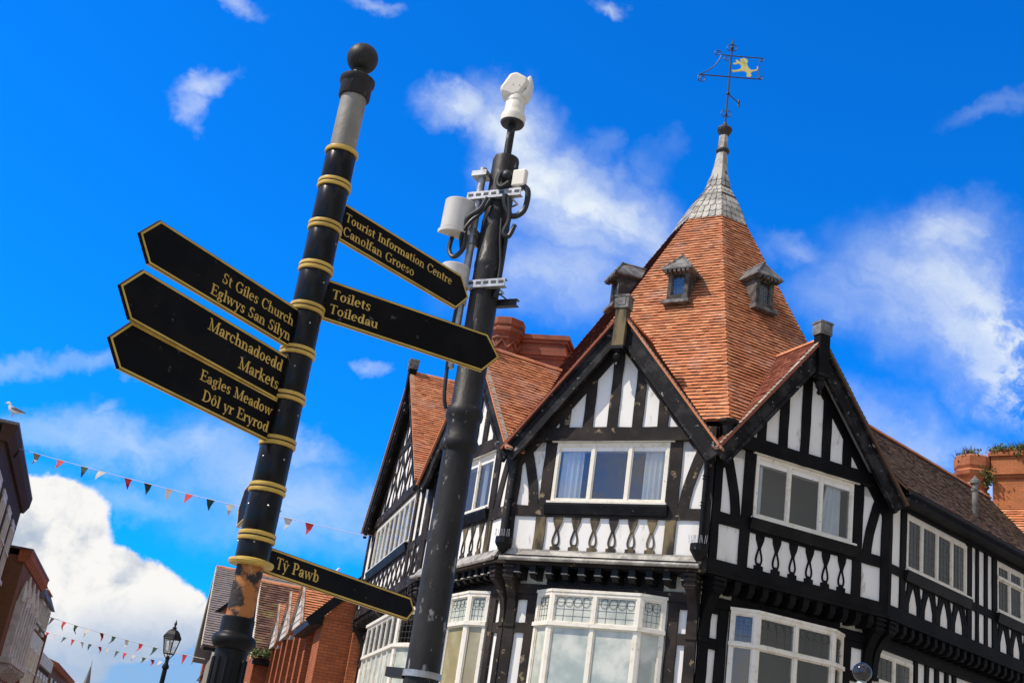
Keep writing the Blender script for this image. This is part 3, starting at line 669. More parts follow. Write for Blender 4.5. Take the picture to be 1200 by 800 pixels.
def module(F, W, key, ins=(0.0, 0.0), bal='worn_timber', tm='timber', curt=(), glass='glass', led=False, bayglass=('frosted_glass', 'frosted_glass'), bayrooms=False):
    c = W / 2; w0, w1 = c - 1.40, c + 1.40
    zs0, zs1 = 8.42, 9.84
    wall(F, W, 7.2, 9.97, [(w0 + 0.02, w1 - 0.02, zs0, zs1)], -0.16, 0.0)
    def tb(nm, *q): return MB().wb(F, *q).build(nm, tm, H)
    tb('post', 0.0, 0.20, 7.27, 9.93, 0.0, 0.06); tb('post', W - 0.20, W, 7.27, 9.93, 0.0, 0.06)
    tb('stud', w0 - 0.30, w0 - 0.02, 8.32, 9.93, 0.0, 0.046); tb('stud', w1 + 0.02, w1 + 0.30, 8.32, 9.93, 0.0, 0.046)
    tb('rail', 0.20, W - 0.20, 8.06, 8.32, 0.0, 0.05)
    tb('beam', 0.0, W, 9.935, 10.21, 0.0, 0.08); tb('moulding', 0.15, W - 0.15, 9.87, 9.93, 0.0, 0.13)
    for sg in (-1, 1):
        X = lambda x: x if sg < 0 else W - x
        MB().path(F, [(X(x), z) for x, z in ((0.16, 10.0), (0.26, 9.75), (0.37, 9.45), (0.47, 9.12), (0.56, 8.8), (0.61, 8.5), (0.63, 8.31))], [0.20, 0.23, 0.24, 0.24, 0.24, 0.24, 0.25], 0.0, 0.040).build('brace', tm, H)
    for x in (w0 - 0.18, w1 + 0.18):
        MB().wb(F, x - 0.125, x + 0.125, 7.27, 8.058, 0.0, 0.045).build('stud', bal, H)
    for i in range(6): baluster(F, w0 + 0.25 + i * (w1 - w0 - 0.5) / 5, 7.27, 8.06, bal)
    xs = [w0, w0 + 0.94, w1 - 0.94, w1]
    casement(F, xs, [zs0, zs1], curtains=curt(w0, w1) if curt else (), glassm=glass)
    # moulding over the window head and drip
    MB().fb(F, w0 - 0.12, w1 + 0.12, 9.845, 9.868, 0.0, 0.11).build('drip_mould', 'cream_paint', H)
    jetty(F, W, tm, led=led, ins=ins); lo, hi = ins[0], W - ins[1]
    # storey below
    b0, b1 = c - 1.56, c + 1.56
    wall(F, hi, 3.9, 6.5, [(b0 + 0.05, b1 - 0.05, 4.0, 6.4)], -0.60, -0.40, lo=lo)
    for x0, x1 in ((lo, lo + 0.25), (hi - 0.25, hi), (b0 - 0.26, b0 - 0.02), (b1 + 0.02, b1 + 0.26)): tb('post' if x0 in (lo, hi - 0.25) else 'stud', x0, x1, 3.9, 6.35, -0.40, -0.33)
    for x0, x1 in ((lo + 0.25, b0 - 0.26), (b1 + 0.26, hi - 0.25)):
        tb('rail', x0, x1, 5.45, 5.68, -0.40, -0.338); tb('rail', x0, x1, 6.20, 6.34, -0.40, -0.338)
    bay_window(F, b0, b1, 4.1, 5.65, 6.36, bayglass, rooms=bayrooms)
    console(F, lo + 0.12, tm); console(F, hi - 0.12, tm)
    gable(F, c, 2.60, 9.70, 12.95, studs=[(c + q, 0.245) for q in (-1.30, -0.70, -0.08, 0.54, 1.16)], tm=tm)
    # gable roof: two tiled slopes running back into the turret
    return c

def gable_roof(F, c, half, zf, za, front, back, mats, par=H, course=0.125, verge=True):
    backs = back if isinstance(back, tuple) else (back, back); ri0 = F.p(c, za + 0.06, front)
    out = []
    e = 1.05
    for sg, m, back in zip((-1, 1), mats, backs):
        ri1 = F.p(c, za + 0.06, back); f0 = F.p(c + sg * half * e, za + 0.06 - (za - zf) * e, front); f1 = F.p(c + sg * half * e, za + 0.06 - (za - zf) * e, back)
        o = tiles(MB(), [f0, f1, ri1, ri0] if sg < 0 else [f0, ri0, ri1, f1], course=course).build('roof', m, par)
        out.append(o)
    ridge(ri0, F.p(c, za + 0.06, min(backs)), 'ridge_tiles', 'orange_tile', out[0])
    return out

cA = lambda a, b: ((a + 0.10, a + 0.66, 4), (b - 0.62, b - 0.12, 4))
cB = lambda a, b: ((a + 0.07, a + 0.30, 2), (b - 0.66, b - 0.26, 4, -0.28))
cP = lambda a, b: ((a + 0.10, a + 0.60, 4), (b - 0.82, b - 0.62, 2))
module(FA, WA, 'A', (0.13, 0.20), curt=cA, led=True)
module(FB, WB, 'B', (0.20, 0.065), bal='black_timber', tm='black_timber', curt=cB, bayglass=('glass', 'glass'), bayrooms=True)
module(FP, WP, 'P', (0.04, 0.13), curt=cP, led=True, bayglass=('frosted_glass', 'amber_glass'))
gable_roof(FA, WA / 2, 2.60, 9.70, 12.95, 0.42, (-4.2, -1.9), ('red_tile', 'orange_tile'))
gable_roof(FB, WB / 2, 2.60, 9.70, 12.95, 0.42, (-1.9, -4.6), ('red_tile', 'brown_tile'))
gable_roof(FP, WP / 2, 2.60, 9.70, 12.95, 0.42, -6.0, ('orange_tile', 'orange_tile'))

# turret roof: seven tiled faces up to the lead cap
TZ0, TZ1, TR = 10.38, 17.85, 1.15
RB = {183: 5.72, 236: 5.45, 289: 6.2, 340: 5.9, 30: 5.4, 85: 5.2, 137: 5.20}
ks = list(RB)
BOT = {k: AXIS + az(k) * RB[k] + V((0, 0, TZ0)) for k in ks}
def inset(p, f): q = AXIS + (p - AXIS) * f; q.z = TZ0 + (TZ1 - TZ0) * (1 - f) / (1 - TR / 5.72); return q
TOP = {k: inset(BOT[k], TR / 5.72) for k in ks}
tow = None
for i, k in enumerate(ks):
    k2 = ks[(i + 1) % len(ks)]
    fl_ = 0.93; m0, m1 = inset(BOT[k], fl_), inset(BOT[k2], fl_); w_ = 0.22
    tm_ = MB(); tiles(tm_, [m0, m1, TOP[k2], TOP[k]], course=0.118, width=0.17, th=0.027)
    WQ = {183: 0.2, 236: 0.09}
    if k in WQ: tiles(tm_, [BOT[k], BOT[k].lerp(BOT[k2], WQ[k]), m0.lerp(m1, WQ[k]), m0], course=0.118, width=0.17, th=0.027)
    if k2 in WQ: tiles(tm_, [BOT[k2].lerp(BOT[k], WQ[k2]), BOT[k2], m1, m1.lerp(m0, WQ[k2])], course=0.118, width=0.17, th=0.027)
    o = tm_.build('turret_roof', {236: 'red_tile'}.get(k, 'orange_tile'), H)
    mb = MB(); a, b = BOT[k], TOP[k]; d = (b - a); m = 52; outw = (a - AXIS); outw.z = 0; outw.normalize(); side = V((-outw.y, outw.x, 0))
    for q in range(m):
        p0 = a + d * (q / m) - outw * 0.03; p1 = a + d * ((q + 1.12) / m) - outw * 0.055
        mb.extr([p0 - side * 0.10, p0 + outw * 0.055 + V((0, 0, 0.02)), p0 + side * 0.10], [p1 - side * 0.09, p1 + outw * 0.03 + V((0, 0, 0.01)), p1 + side * 0.09])
        for z_ in range(5): mb.t[-1 - z_] = random.uniform(0.3, 0.85)
    mb.build('hip_tiles', 'red_tile' if k in (236, 289) else 'orange_tile', o)
# corner gutter block between the two gables
for k in (183, 236):
    p = BOT[k]; mb = MB().lathe((p.x, p.y, 0), [(0.10, TZ0 - 0.40), (0.16, TZ0 - 0.16), (0.22, TZ0 - 0.10), (0.22, TZ0 - 0.03), (0.12, TZ0 - 0.02)], 8, R(20)); mb.build('gutter', 'black_trim', H)

# lead spirelet
sp = MB()
def heptring(r, z, tw=0):
    return [V((AXIS.x + (BOT[k].x - AXIS.x) * r / 5.72, AXIS.y + (BOT[k].y - AXIS.y) * r / 5.72, z)) for k in ks]
prof = [(1.19, 17.76), (1.15, 17.86), (0.93, 18.36), (0.66, 18.85), (0.63, 18.87), (0.42, 19.22), (0.39, 19.24), (0.285, 19.65), (0.205, 20.1), (0.16, 20.5), (0.14, 20.9), (0.125, 21.3)]
rings = [heptring(r, z) for r, z in prof]
for A, B in zip(rings[:-1], rings[1:]):
    for i in range(7): sp.poly([A[i], A[(i + 1) % 7], B[(i + 1) % 7], B[i]])
sp.poly(rings[0][::-1]); sp.poly(rings[-1])
spire = sp.build('spirelet', 'lead', H)
for r, z in ((0.66, 18.86), (0.415, 19.23)):
    a, b, c, d = heptring(r + 0.015, z - 0.045), heptring(r + 0.03, z - 0.02), heptring(r + 0.02, z + 0.03), heptring(r - 0.10, z + 0.06)
    mb = MB()
    for P_, Q_ in ((a, b), (b, c), (c, d)):
        for i in range(7): mb.poly([P_[i], P_[(i + 1) % 7], Q_[(i + 1) % 7], Q_[i]])
    mb.build('lead_band', 'iron', spire)
# overlapping lead scales, rows of rounded tongues
def prad(z):
    for (r0, z0), (r1, z1) in zip(prof[:-1], prof[1:]):
        if z0 <= z <= z1: return r0 + (r1 - r0) * (z - z0) / (z1 - z0)
    return prof[-1][0]
for zr, zt, m in ((17.86, 18.12, 5), (18.09, 18.36, 5), (18.33, 18.60, 4), (18.57, 18.83, 4), (18.90, 19.06, 4), (19.05, 19.21, 3), (19.27, 19.48, 2), (19.46, 19.72, 2)):
    r0, r1 = prad(zr) + 0.012, prad(zt)
    mb = MB(); lo, hi = heptring(r0 + 0.012, zr), heptring(r1 + 0.004, zt)
    for i in range(7):
        a, b, c, d = lo[i], lo[(i + 1) % 7], hi[(i + 1) % 7], hi[i]
        for q in range(m):
            f = lambda x, y: (a + (b - a) * x) * (1 - y) + (d + (c - d) * x) * y
            x0, x1 = (q + 0.06) / m, (q + 0.94) / m; xm = (x0 + x1) / 2
            pts = [f(x0, 1), f(x0, 0.25), f(x0 + (xm - x0) * 0.3, 0.08), f(xm, 0.0), f(x1 - (xm - x0) * 0.3, 0.08), f(x1, 0.25), f(x1, 1)]
            o_ = (f(xm, 0) - AXIS); o_.z = 0; o_ = o_.normalized() * 0.014
            mb.extr(pts, [p + o_ for p in pts])
    mb.build('lead_scales', 'lead', spire)
mb = MB(); mb.lathe(AXIS, [(0.14, 20.52), (0.19, 20.55), (0.205, 20.60), (0.19, 20.65), (0.13, 20.68)], 14); mb.build('collar', 'iron', spire)
mb = MB(); mb.lathe(AXIS, [(0.125, 21.12), (0.16, 21.18), (0.215, 21.27), (0.23, 21.34), (0.20, 21.40), (0.13, 21.46), (0.06, 21.53), (0.045, 21.6)], 14); mb.build('knob', 'iron', spire)

# weather vane with a gilt lion
FV = Fr((AXIS.x, AXIS.y), 97.0)
van = MB().tube([AXIS + V((0, 0, 21.55)), AXIS + V((0, 0, 24.45))], 0.026, 8).build('weather_vane', 'iron', H)
def spiral(cx, cz, r, t0, turns, n=22):
    return [FV.p(cx + r * (1 - 0.75 * i / n) * math.cos(t0 + turns * 2 * math.pi * i / n), cz + r * (1 - 0.75 * i / n) * math.sin(t0 + turns * 2 * math.pi * i / n), 0) for i in range(n + 1)]
fr = MB()
ZT, ZB = 23.98, 23.22
fr.tube([FV.p(-0.32, ZT + 0.02), FV.p(0.0, ZT), FV.p(0.92, ZT)], 0.017, 6); fr.tube([FV.p(-0.92, ZB), FV.p(0.92, ZB)], 0.019, 6); fr.tube([FV.p(0.86, ZB), FV.p(0.86, ZT)], 0.014, 6)
fr.tube([FV.p(x, z) for x, z in curve((-0.92, ZB), (-0.40, ZB + 0.28), (-0.30, ZT + 0.02), 10)], 0.015, 6)
fr.tube(spiral(-0.42, ZT + 0.06, 0.12, -0.3, 1.4), 0.015, 6); fr.tube(spiral(-0.82, ZB - 0.13, 0.15, 1.6, 1.5), 0.015, 6); fr.tube(spiral(-0.14, ZT - 0.10, 0.10, 0.5, -1.2), 0.013, 6)
fr.tube(spiral(0.93, ZT - 0.06, 0.075, 1.6, -1.2), 0.013, 6); fr.tube(spiral(0.93, ZB + 0.06, 0.075, -1.6, 1.2), 0.013, 6)
fr.build('banner_frame', 'iron', van)
cr = MB()
for zc in (24.28, 22.9 - 0.98):
    for t0 in range(4):
        f4 = Fr((AXIS.x, AXIS.y), 97 + 90 * t0)
        cr.tube([f4.p(0.02 + 0.10 * math.sin(t) + 0.03, zc + 0.10 - 0.11 * (1 - math.cos(t)), 0) for t in [math.pi * 1.5 * i / 8 for i in range(9)]], 0.014, 6)
cr.ball(AXIS + V((0, 0, 24.28)), 0.055, 10); cr.lathe(AXIS, [(0.05, 24.38), (0.02, 24.5), (0.004, 24.6)], 8)
cr.build('scrolls', 'iron', van)
pt = MB(); f4 = Fr((AXIS.x, AXIS.y), 45)
pt.ball(AXIS + V((0, 0, 22.62)), 0.06, 10); pt.tube([f4.p(0, 22.62), f4.p(0.62, 22.62)], 0.018, 6)
pt.fp(f4, [(0.58, 22.5), (0.64, 22.5), (0.64, 22.74), (0.58, 22.74)], -0.012, 0.012); pt.build('direction_arm', 'iron', van)
LION = [(0.52, 0.045), (0.60, 0.045), (0.64, 0.10), (0.61, 0.17), (0.64, 0.24), (0.72, 0.27), (0.79, 0.30), (0.82, 0.37), (0.81, 0.44), (0.785, 0.44), (0.79, 0.37), (0.765, 0.325), (0.70, 0.305), (0.61, 0.30), (0.545, 0.36), (0.50, 0.44), (0.47, 0.52), (0.50, 0.57), (0.49, 0.64), (0.43, 0.68), (0.35, 0.70), (0.315, 0.665), (0.265, 0.655), (0.265, 0.62), (0.31, 0.60), (0.30, 0.56), (0.24, 0.565), (0.17, 0.62), (0.13, 0.60), (0.18, 0.54), (0.12, 0.50), (0.08, 0.51), (0.07, 0.465), (0.14, 0.455), (0.22, 0.49), (0.30, 0.45), (0.325, 0.38), (0.30, 0.31), (0.20, 0.26), (0.10, 0.235), (0.07, 0.26), (0.05, 0.225), (0.09, 0.18), (0.20, 0.20), (0.33, 0.235), (0.43, 0.235), (0.50, 0.18), (0.505, 0.11), (0.49, 0.07)]
MB().fp(FV, [(x * 1.02, ZB + z * 1.02) for x, z in LION], -0.012, 0.012).build('lion', 'gilt', van)

# dormers on the turret
def face_frame(k, k2):
    a, b, t0, t1 = BOT[k], BOT[k2], TOP[k], TOP[k2]
    n = (b - a).cross(t0 - a).normalized()
    if n.z < 0: n = -n
    return a, n
def dormer(k, k2, zb, az_off):
    a, n = face_frame(k, k2)
    hn = V((n.x, n.y, 0)).normalized(); ang = math.degrees(math.atan2(hn.x, hn.y))
    mid = (BOT[k] + BOT[k2] + TOP[k] + TOP[k2]) / 4
    side = az(ang - 90)
    def onface(z, s): # point on the face at height z, lateral s
        p = mid + side * s; dz = z - p.z
        return p - hn * (dz * n.z / math.hypot(n.x, n.y)) + V((0, 0, dz))
    p0 = onface(zb, az_off)
    f = Fr((p0.x, p0.y), ang - 90)
    w = 0.275; hgt = 0.82
    q = hgt * n.z / math.hypot(n.x, n.y)
    body = MB()
    body.fd(f, [(0.10, zb), (0.10, zb + hgt), (-q - 0.1, zb + hgt), (-0.15, zb)], -w, -w + 0.05); body.fd(f, [(0.10, zb), (0.10, zb + hgt), (-q - 0.1, zb + hgt), (-0.15, zb)], w - 0.05, w)
    dm = body.build('dormer', 'grey_wood', H)
    fr = MB(); gm = MB(); lm = MB()
    panes(f, [-w - 0.01, w + 0.01], [zb + 0.03, zb + hgt], gm, fr, 0.16, thick=0.08, bw=0.07, lead=lambda i, j: (4, 6), leadmb=lm)
    fr.build('frame', 'grey_wood', dm); gm.build('pane', 'glass', dm); lm.build('glazing_bars', 'leading', dm)
    MB().fb(f, -w + 0.05, w - 0.05, zb + 0.03, zb + hgt, -0.02, -0.01).build('backing', 'room', dm)
    MB().fd(f, [(-0.15, zb - 0.10), (0.30, zb - 0.14), (0.30, zb - 0.05), (0.0, zb + 0.03), (-0.15, zb + 0.03)], -w - 0.10, w + 0.10).build('sill', 'dark_lead', dm)
    ro = MB(); e = 0.13; ze = zb + hgt + 0.02; zp = ze + 0.46; fr_d = 0.33
    A = [f.p(-w - e, ze, fr_d), f.p(w + e, ze, fr_d), f.p(w + e, ze, -q - 0.2), f.p(-w - e, ze, -q - 0.2)]
    pk, pb = f.p(0, zp, 0.02), f.p(0, zp, -q - 0.55)
    ro.poly([A[0], A[1], pk]); ro.poly([A[1], A[2], pb, pk]); ro.poly([A[3], A[0], pk, pb]); ro.poly(A[::-1])
    ro.fb(f, -w - e - 0.02, w + e + 0.02, ze - 0.05, ze - 0.004, -q - 0.2, fr_d + 0.02)
    ro.tube([A[0], pk], 0.028, 6); ro.tube([A[1], pk], 0.028, 6); ro.tube([pk, pb], 0.035, 6); ro.ball(pk, 0.05, 8)
    ro.build('dormer_roof', 'dark_lead', dm)
    nb = MB()
    for i in range(6): x = -w - e + 0.1 + i * (2 * (w + e) - 0.2) / 5; nb.fb(f, x - 0.035, x + 0.035, ze - 0.13, ze - 0.052, 0.20, fr_d + 0.01)
    nb.build('dentils', 'grey_wood', dm)
dormer(183, 236, 14.42, 0.16)
dormer(137, 183, 14.52, -0.02)
dormer(236, 289, 14.85, 0.50)

# facade along the street (seen almost edge-on)
wall(FL, WL, 7.2, 9.97, [(1.6, 8.0, 8.42, 9.82)], -0.16, 0.0)
t = MB()
for x0, x1 in ((0, 0.2), (WL - 0.28, WL), (1.15, 1.40), (8.2, 8.45), (9.1, 9.3)): t.wb(FL, x0, x1, 7.27, 9.93, 0.0, 0.06)
t.fb(FL, 0, WL, 9.935, 10.21, 0.0, 0.10); t.fb(FL, 0.0, WL, 8.06, 8.30, 0.0, 0.05)
for i in range(14):
    x = 0.5 + i * 0.7
    t.bar(FL, (x - 0.33, 7.28), (x + 0.33, 8.05), 0.085, 0.0, 0.032); t.bar(FL, (x + 0.33, 7.28), (x - 0.33, 8.05), 0.085, 0.0, 0.036)
t.build('timber_frame', 'timber', H)
casement(FL, [1.6 + i * 0.8 for i in range(9)], [8.42, 9.82], curtains=((1.7, 3.2, 5), (5.5, 6.3, 3)), lead=None)
jetty(FL, WL, 'timber')
wall(FL, WL, 3.9, 6.5, [(2.9, 9.2, 4.1, 6.35)], -0.60, -0.40)
t = MB()
for x0, x1 in ((0, 0.26), (1.2, 1.45), (2.3, 2.6), (9.45, 9.75)): t.fb(FL, x0, x1, 3.9, 6.35, -0.40, -0.33)
t.fb(FL, 0.26, 2.3, 5.45, 5.70, -0.40, -0.34); t.build('timber_frame', 'timber', H)
# long oriel of five plus two lights
fr, lm, g1, g2 = MB(), MB(), MB(), MB()
pts = [(2.75, -0.30), (3.5, 0.05), (8.6, 0.05), (9.35, -0.30)]
for k in range(3):
    A, B = FL.p(pts[k][0], 0, pts[k][1]), FL.p(pts[k + 1][0], 0, pts[k + 1][1]); e = B - A; f = Fr(A, math.degrees(math.atan2(e.x, e.y))); L = e.length; n = 6 if k == 1 else 1
    panes(f, [L * i / n for i in range(n + 1)], [4.1, 5.42, 6.36], None, fr, 0.0, thick=0.10, bw=0.06, mw=0.09, gl=lambda i, j: g1 if j else g2, lead=lambda i, j: (4, 5) if j else (1, 1), leadmb=lm)
    fr.fb(f, -0.04, L + 0.04, 6.36, 6.45, -0.12, 0.05); fr.fb(f, -0.03, L + 0.03, 3.95, 4.1, -0.1, 0.07)
w = fr.build('bay_window', 'white_paint', H); g1.build('pane', 'glass', w); g2.build('pane', 'frosted_glass', w); lm.build('glazing_bars', 'leading', w)
console(FL, 0.25); console(FL, WL - 0.3)
gl_ = gable(FL, 4.95, 4.35, 10.05, 14.45, beam_z=10.2)
t = MB()
for i in range(13):
    x = 0.9 + i * 0.68; zt = 14.45 - abs(x - 4.95) * 4.4 / 4.35 - 0.65
    if zt > 10.6:
        t.fb(FL, x - 0.05, x + 0.05, 10.2, zt, 0.0, 0.030)
for (x0, z0, x1, z1) in ((1.0, 10.25, 4.6, 13.6), (2.4, 10.25, 5.3, 12.95), (3.9, 10.25, 6.2, 12.4), (5.3, 10.25, 7.0, 11.8), (8.9, 10.25, 5.3, 13.6), (7.5, 10.25, 4.6, 12.95), (6.0, 10.25, 3.7, 12.4), (4.6, 10.25, 2.9, 11.8)):
    t.bar(FL, (x0, z0), (x1, z1), 0.105, 0.0, 0.036 if x1 > x0 else 0.042)
t.fb(FL, 3.0, 6.9, 12.0, 12.22, 0.0, 0.048)
t.build('timber_frame', 'timber', gl_)
gable_roof(FL, 4.95, 4.35, 10.05, 14.45, 0.42, -9.0, ('orange_tile', 'orange_tile'))

# facade along the other street (right)
opsC = [(0.83, 3.9), (5.62, 8.7), (10.4, 13.4)]
wall(FC, WC, 7.2, 9.97, [(a + 0.03, b - 0.03, 8.28, 9.58) for a, b in opsC], -0.16, 0.0)
t = MB()
for x0, x1 in ((0, 0.14), (0.56, 0.80), (3.93, 4.17), (4.42, 4.56), (4.9, 5.06), (5.35, 5.60), (8.73, 8.97), (9.4, 9.56), (10.1, 10.36), (13.45, 13.7)): t.wb(FC, x0, x1, 7.27, 9.7, 0.0, 0.05)
t.fb(FC, 0, WC, 9.64, 9.98, 0.0, 0.09); t.fb(FC, 0, WC, 8.02, 8.23, 0.0, 0.046)
for a, b in opsC:   # pointed tracery under each window
    n = 4; w = (b - a) / n
    for i in range(n):
        c = a + w * (i + 0.5)
        for sg in (-1, 1):
            t.path(FC, [(c + sg * q * w, 7.28 + z) for q, z in ((0.36, 0.0), (0.34, 0.22), (0.22, 0.46), (0.02, 0.76))], [0.14, 0.12, 0.11, 0.13], 0.0, 0.036 + sg * 0.003)
            t.path(FC, [(c + sg * q * w, 7.28 + z) for q, z in ((0.5, 0.02), (0.46, 0.26), (0.34, 0.5), (0.26, 0.76))], [0.18, 0.10, 0.09, 0.11], 0.0, 0.044 + sg * 0.002)
t.build('timber_frame', 'black_timber', H)
for k, (a, b) in enumerate(opsC):
    zs = [8.28, 9.58] if k == 0 else [8.28, 9.18, 9.58]
    casement(FC, [a + (b - a) * i / 4 for i in range(5)], zs, lead=lambda i, j: (4, 7 if j == 0 else 2), curtains=((a + 0.1, a + 0.4, 3),))
jetty(FC, WC, 'black_timber')
opsD = [(0.3, 2.0), (4.2, 7.2), (9.0, 12.0)]
wall(FC, WC, 3.9, 6.5, [(a + 0.03, b - 0.03, 4.2, 6.25) for a, b in opsD], -0.60, -0.40)
t = MB()
for x in (-0.05, 2.05, 2.6, 3.1, 3.6, 4.0, 7.25, 7.8, 8.3, 8.8, 12.05, 12.8, 13.6): t.wb(FC, x, x + 0.16, 3.9, 6.35, -0.40, -0.34)
t.build('timber_frame', 'black_timber', H)
FC2 = FC.sub(0, -0.40, 48.16)
for a, b in opsD: casement(FC2, [a + (b - a) * i / (2 if b - a < 2 else 4) for i in range((2 if b - a < 2 else 4) + 1)], [4.2, 5.6, 6.25], lead=lambda i, j: (3, 4) if j else (1, 1), sill=False)
console(FC, 0.2, 'black_timber'); console(FC, 8.5, 'black_timber')
# roof of the right wing
def cp(s, w): return FC.p(s, 10.02 + 1.1 * (0.42 - w), w)
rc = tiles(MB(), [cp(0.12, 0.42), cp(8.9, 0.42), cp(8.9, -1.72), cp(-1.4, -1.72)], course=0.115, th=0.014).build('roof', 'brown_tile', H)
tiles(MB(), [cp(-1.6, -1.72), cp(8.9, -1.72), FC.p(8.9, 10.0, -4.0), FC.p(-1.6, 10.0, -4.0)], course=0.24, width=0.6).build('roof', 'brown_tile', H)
ridge(cp(-1.3, -1.72) + V((0, 0, 0.03)), cp(8.9, -1.72) + V((0, 0, 0.03)), 'ridge_tiles', 'orange_tile', rc)
MB().extr([cp(0.25, 0.40) + V((0, 0, -0.10)), cp(0.25, 0.40) + V((0, 0, -0.30)), FC.p(0.25, 9.7, 0.0), FC.p(0.25, 9.98, 0.0)], [cp(8.9, 0.40) + V((0, 0, -0.10)), cp(8.9, 0.40) + V((0, 0, -0.30)), FC.p(8.9, 9.7, 0.0), FC.p(8.9, 9.98, 0.0)]).build('eaves_board', 'black_trim', H)
MB().tube([FC.p(0.1, 9.90, 0.50), FC.p(8.9, 9.90, 0.50)], 0.055, 8).build('gutter', 'black_trim', H)
fl = MB(); q = cp(4.72, -0.15); fl.lathe(q, [(0.075, -0.15), (0.075, 0.62), (0.10, 0.63), (0.10, 0.70), (0.075, 0.71), (0.075, 0.80), (0.13, 0.84), (0.13, 0.92), (0.08, 0.97), (0.02, 1.06)], 12); fl.build('flue_pipe', 'dark_lead', H)
# roof over the next bay of the right wing
tiles(MB(), [cp(8.92, 0.42), cp(14.0, 0.42), cp(14.0, -0.3), cp(8.92, -0.3)], course=0.20, width=0.4).build('roof', 'brown_tile', H)

# rain-water goods at the two front corners
for F, s in ((FA, 0.07), (FA, WA - 0.14)):
    mb = MB()
    mb.tube([F.p(s, 9.55, 0.20), F.p(s, 9.2, 0.13), F.p(s, 8.4, 0.13), F.p(s, 7.52, 0.13)], 0.052, 10)
    for z in (8.35, 8.42, 8.95, 9.02): mb.lathe(F.p(s, 0, 0.13), [(0.055, z), (0.07, z + 0.01), (0.07, z + 0.03), (0.055, z + 0.04)], 10)
    dp = mb.build('downpipe', 'black_trim', H)
    hb = MB().lathe(F.p(s, 0, 0.16), [(0.07, 7.16), (0.16, 7.30), (0.20, 7.36), (0.20, 7.50), (0.17, 7.50), (0.165, 7.40)], 12)
    hb.build('hopper', 'black_trim', dp)
    sk = MB()
    for i in range(11): x = s - 0.19 + i * 0.038; sk.tube([F.p(x, 7.50, 0.28), F.p(x + random.uniform(-0.03, 0.03), 7.68, 0.30 + random.uniform(-0.03, 0.03))], 0.005, 4)
    sk.build('bird_spikes', 'galvanised', dp)
gt = MB().tube([FA.p(0.05, 7.03, 0.22), FA.p(WA - 0.1, 7.03, 0.22)], 0.05, 8); gt.build('gutter', 'lead', H)
gt = MB().tube([FP.p(0.1, 7.03, 0.22), FP.p(WP - 0.05, 7.03, 0.22)], 0.05, 8); gt.build('gutter', 'lead', H)
gt = MB().fb(FA, 0.15, WA - 0.15, 7.06, 7.12, 0.06, 0.20); gt.build('gutter_board', 'black_trim', H)

# chimneys behind the street gables
def stack(mb, c, ang, hw, hd, z0, z1):
    f = Fr((c[0], c[1]), ang)
    mb.fb(f, -hw, hw, z0, z1 - 0.75, -hd, hd)
    for k, (dz, e) in enumerate(((0.75, 0.05), (0.66, 0.11), (0.55, 0.06), (0.36, 0.02), (0.26, 0.09), (0.16, 0.15), (0.06, 0.11))):
        nz = [0.66, 0.55, 0.36, 0.26, 0.16, 0.06, 0.0][k]
        mb.fb(f, -hw - e, hw + e, z1 - dz, z1 - nz, -hd - e, hd + e)
ch = MB(); stack(ch, (0.98, 34.6), 105.0, 0.75, 0.40, 11.5, 15.15); chs = ch.build('chimney', 'terracotta', H)
ch = MB(); stack(ch, (1.95, 35.1), 105.0, 0.28, 0.40, 11.5, 15.0); ch.build('shaft', 'terracotta', chs)
ch = MB(); c = (-0.20, 34.3, 0)
ch.lathe(c, [(0.44, 11.5), (0.44, 14.75)], 8, R(10))
for k in range(5):   # chevron bands round the shaft
    for e in range(8):
        a0, a1 = R(10 + 45 * e), R(55 + 45 * e); am = (a0 + a1) / 2; z = 13.1 + 0.34 * k
        P0 = V((0.46 * math.cos(a0) - 0.20, 0.46 * math.sin(a0) + 34.3, z)); P1 = V((0.455 * math.cos(am) - 0.20, 0.455 * math.sin(am) + 34.3, z + 0.24)); P2 = V((0.46 * math.cos(a1) - 0.20, 0.46 * math.sin(a1) + 34.3, z))
        ch.tube([P0, P1, P2], 0.05, 5)
ch.lathe(c, [(0.44, 14.7), (0.52, 14.78), (0.46, 14.86), (0.50, 14.92), (0.58, 15.0), (0.58, 15.08), (0.50, 15.15), (0.56, 15.22), (0.56, 15.42), (0.48, 15.46)], 8, R(10))
ch.build('shaft', 'terracotta', chs)

# floors, rear walls and the ground-floor shopfronts that close the building
back = [FC.p(WC, 0, 0), FC.p(WC, 0, -9.0), FL.p(0, 0, -11.0), FL.p(0, 0, 0)]
foot = [FL.p(0, 0, -0.6), PLc - FL.n * 0.6, AP - FA.n * 0.7, AB - FA.n * 0.6 - FB.n * 0.1, BC - FB.n * 0.6, FC.p(WC, 0, -0.6), back[1], back[2]]
for z in (3.6, 6.75, 9.98): MB().extr([p + V((0, 0, z)) for p in foot], [p + V((0, 0, z + 0.12)) for p in foot]).build('floor', 'room', H)
for a, b in zip(back[:-1], back[1:]):
    e = b - a; f = Fr(a, math.degrees(math.atan2(e.x, e.y))); MB().fb(f, 0, e.length, 0, 9.98, -0.25, 0.0).build('wall', 'red_brick', H)
tiles(MB(), [FL.p(0, 10.1, -9), FL.p(WL, 10.1, -6), AXIS + V((0, 2.0, 14)), AXIS + V((-4, 4, 14))], course=0.3, width=0.6).build('roof', 'brown_tile', H)
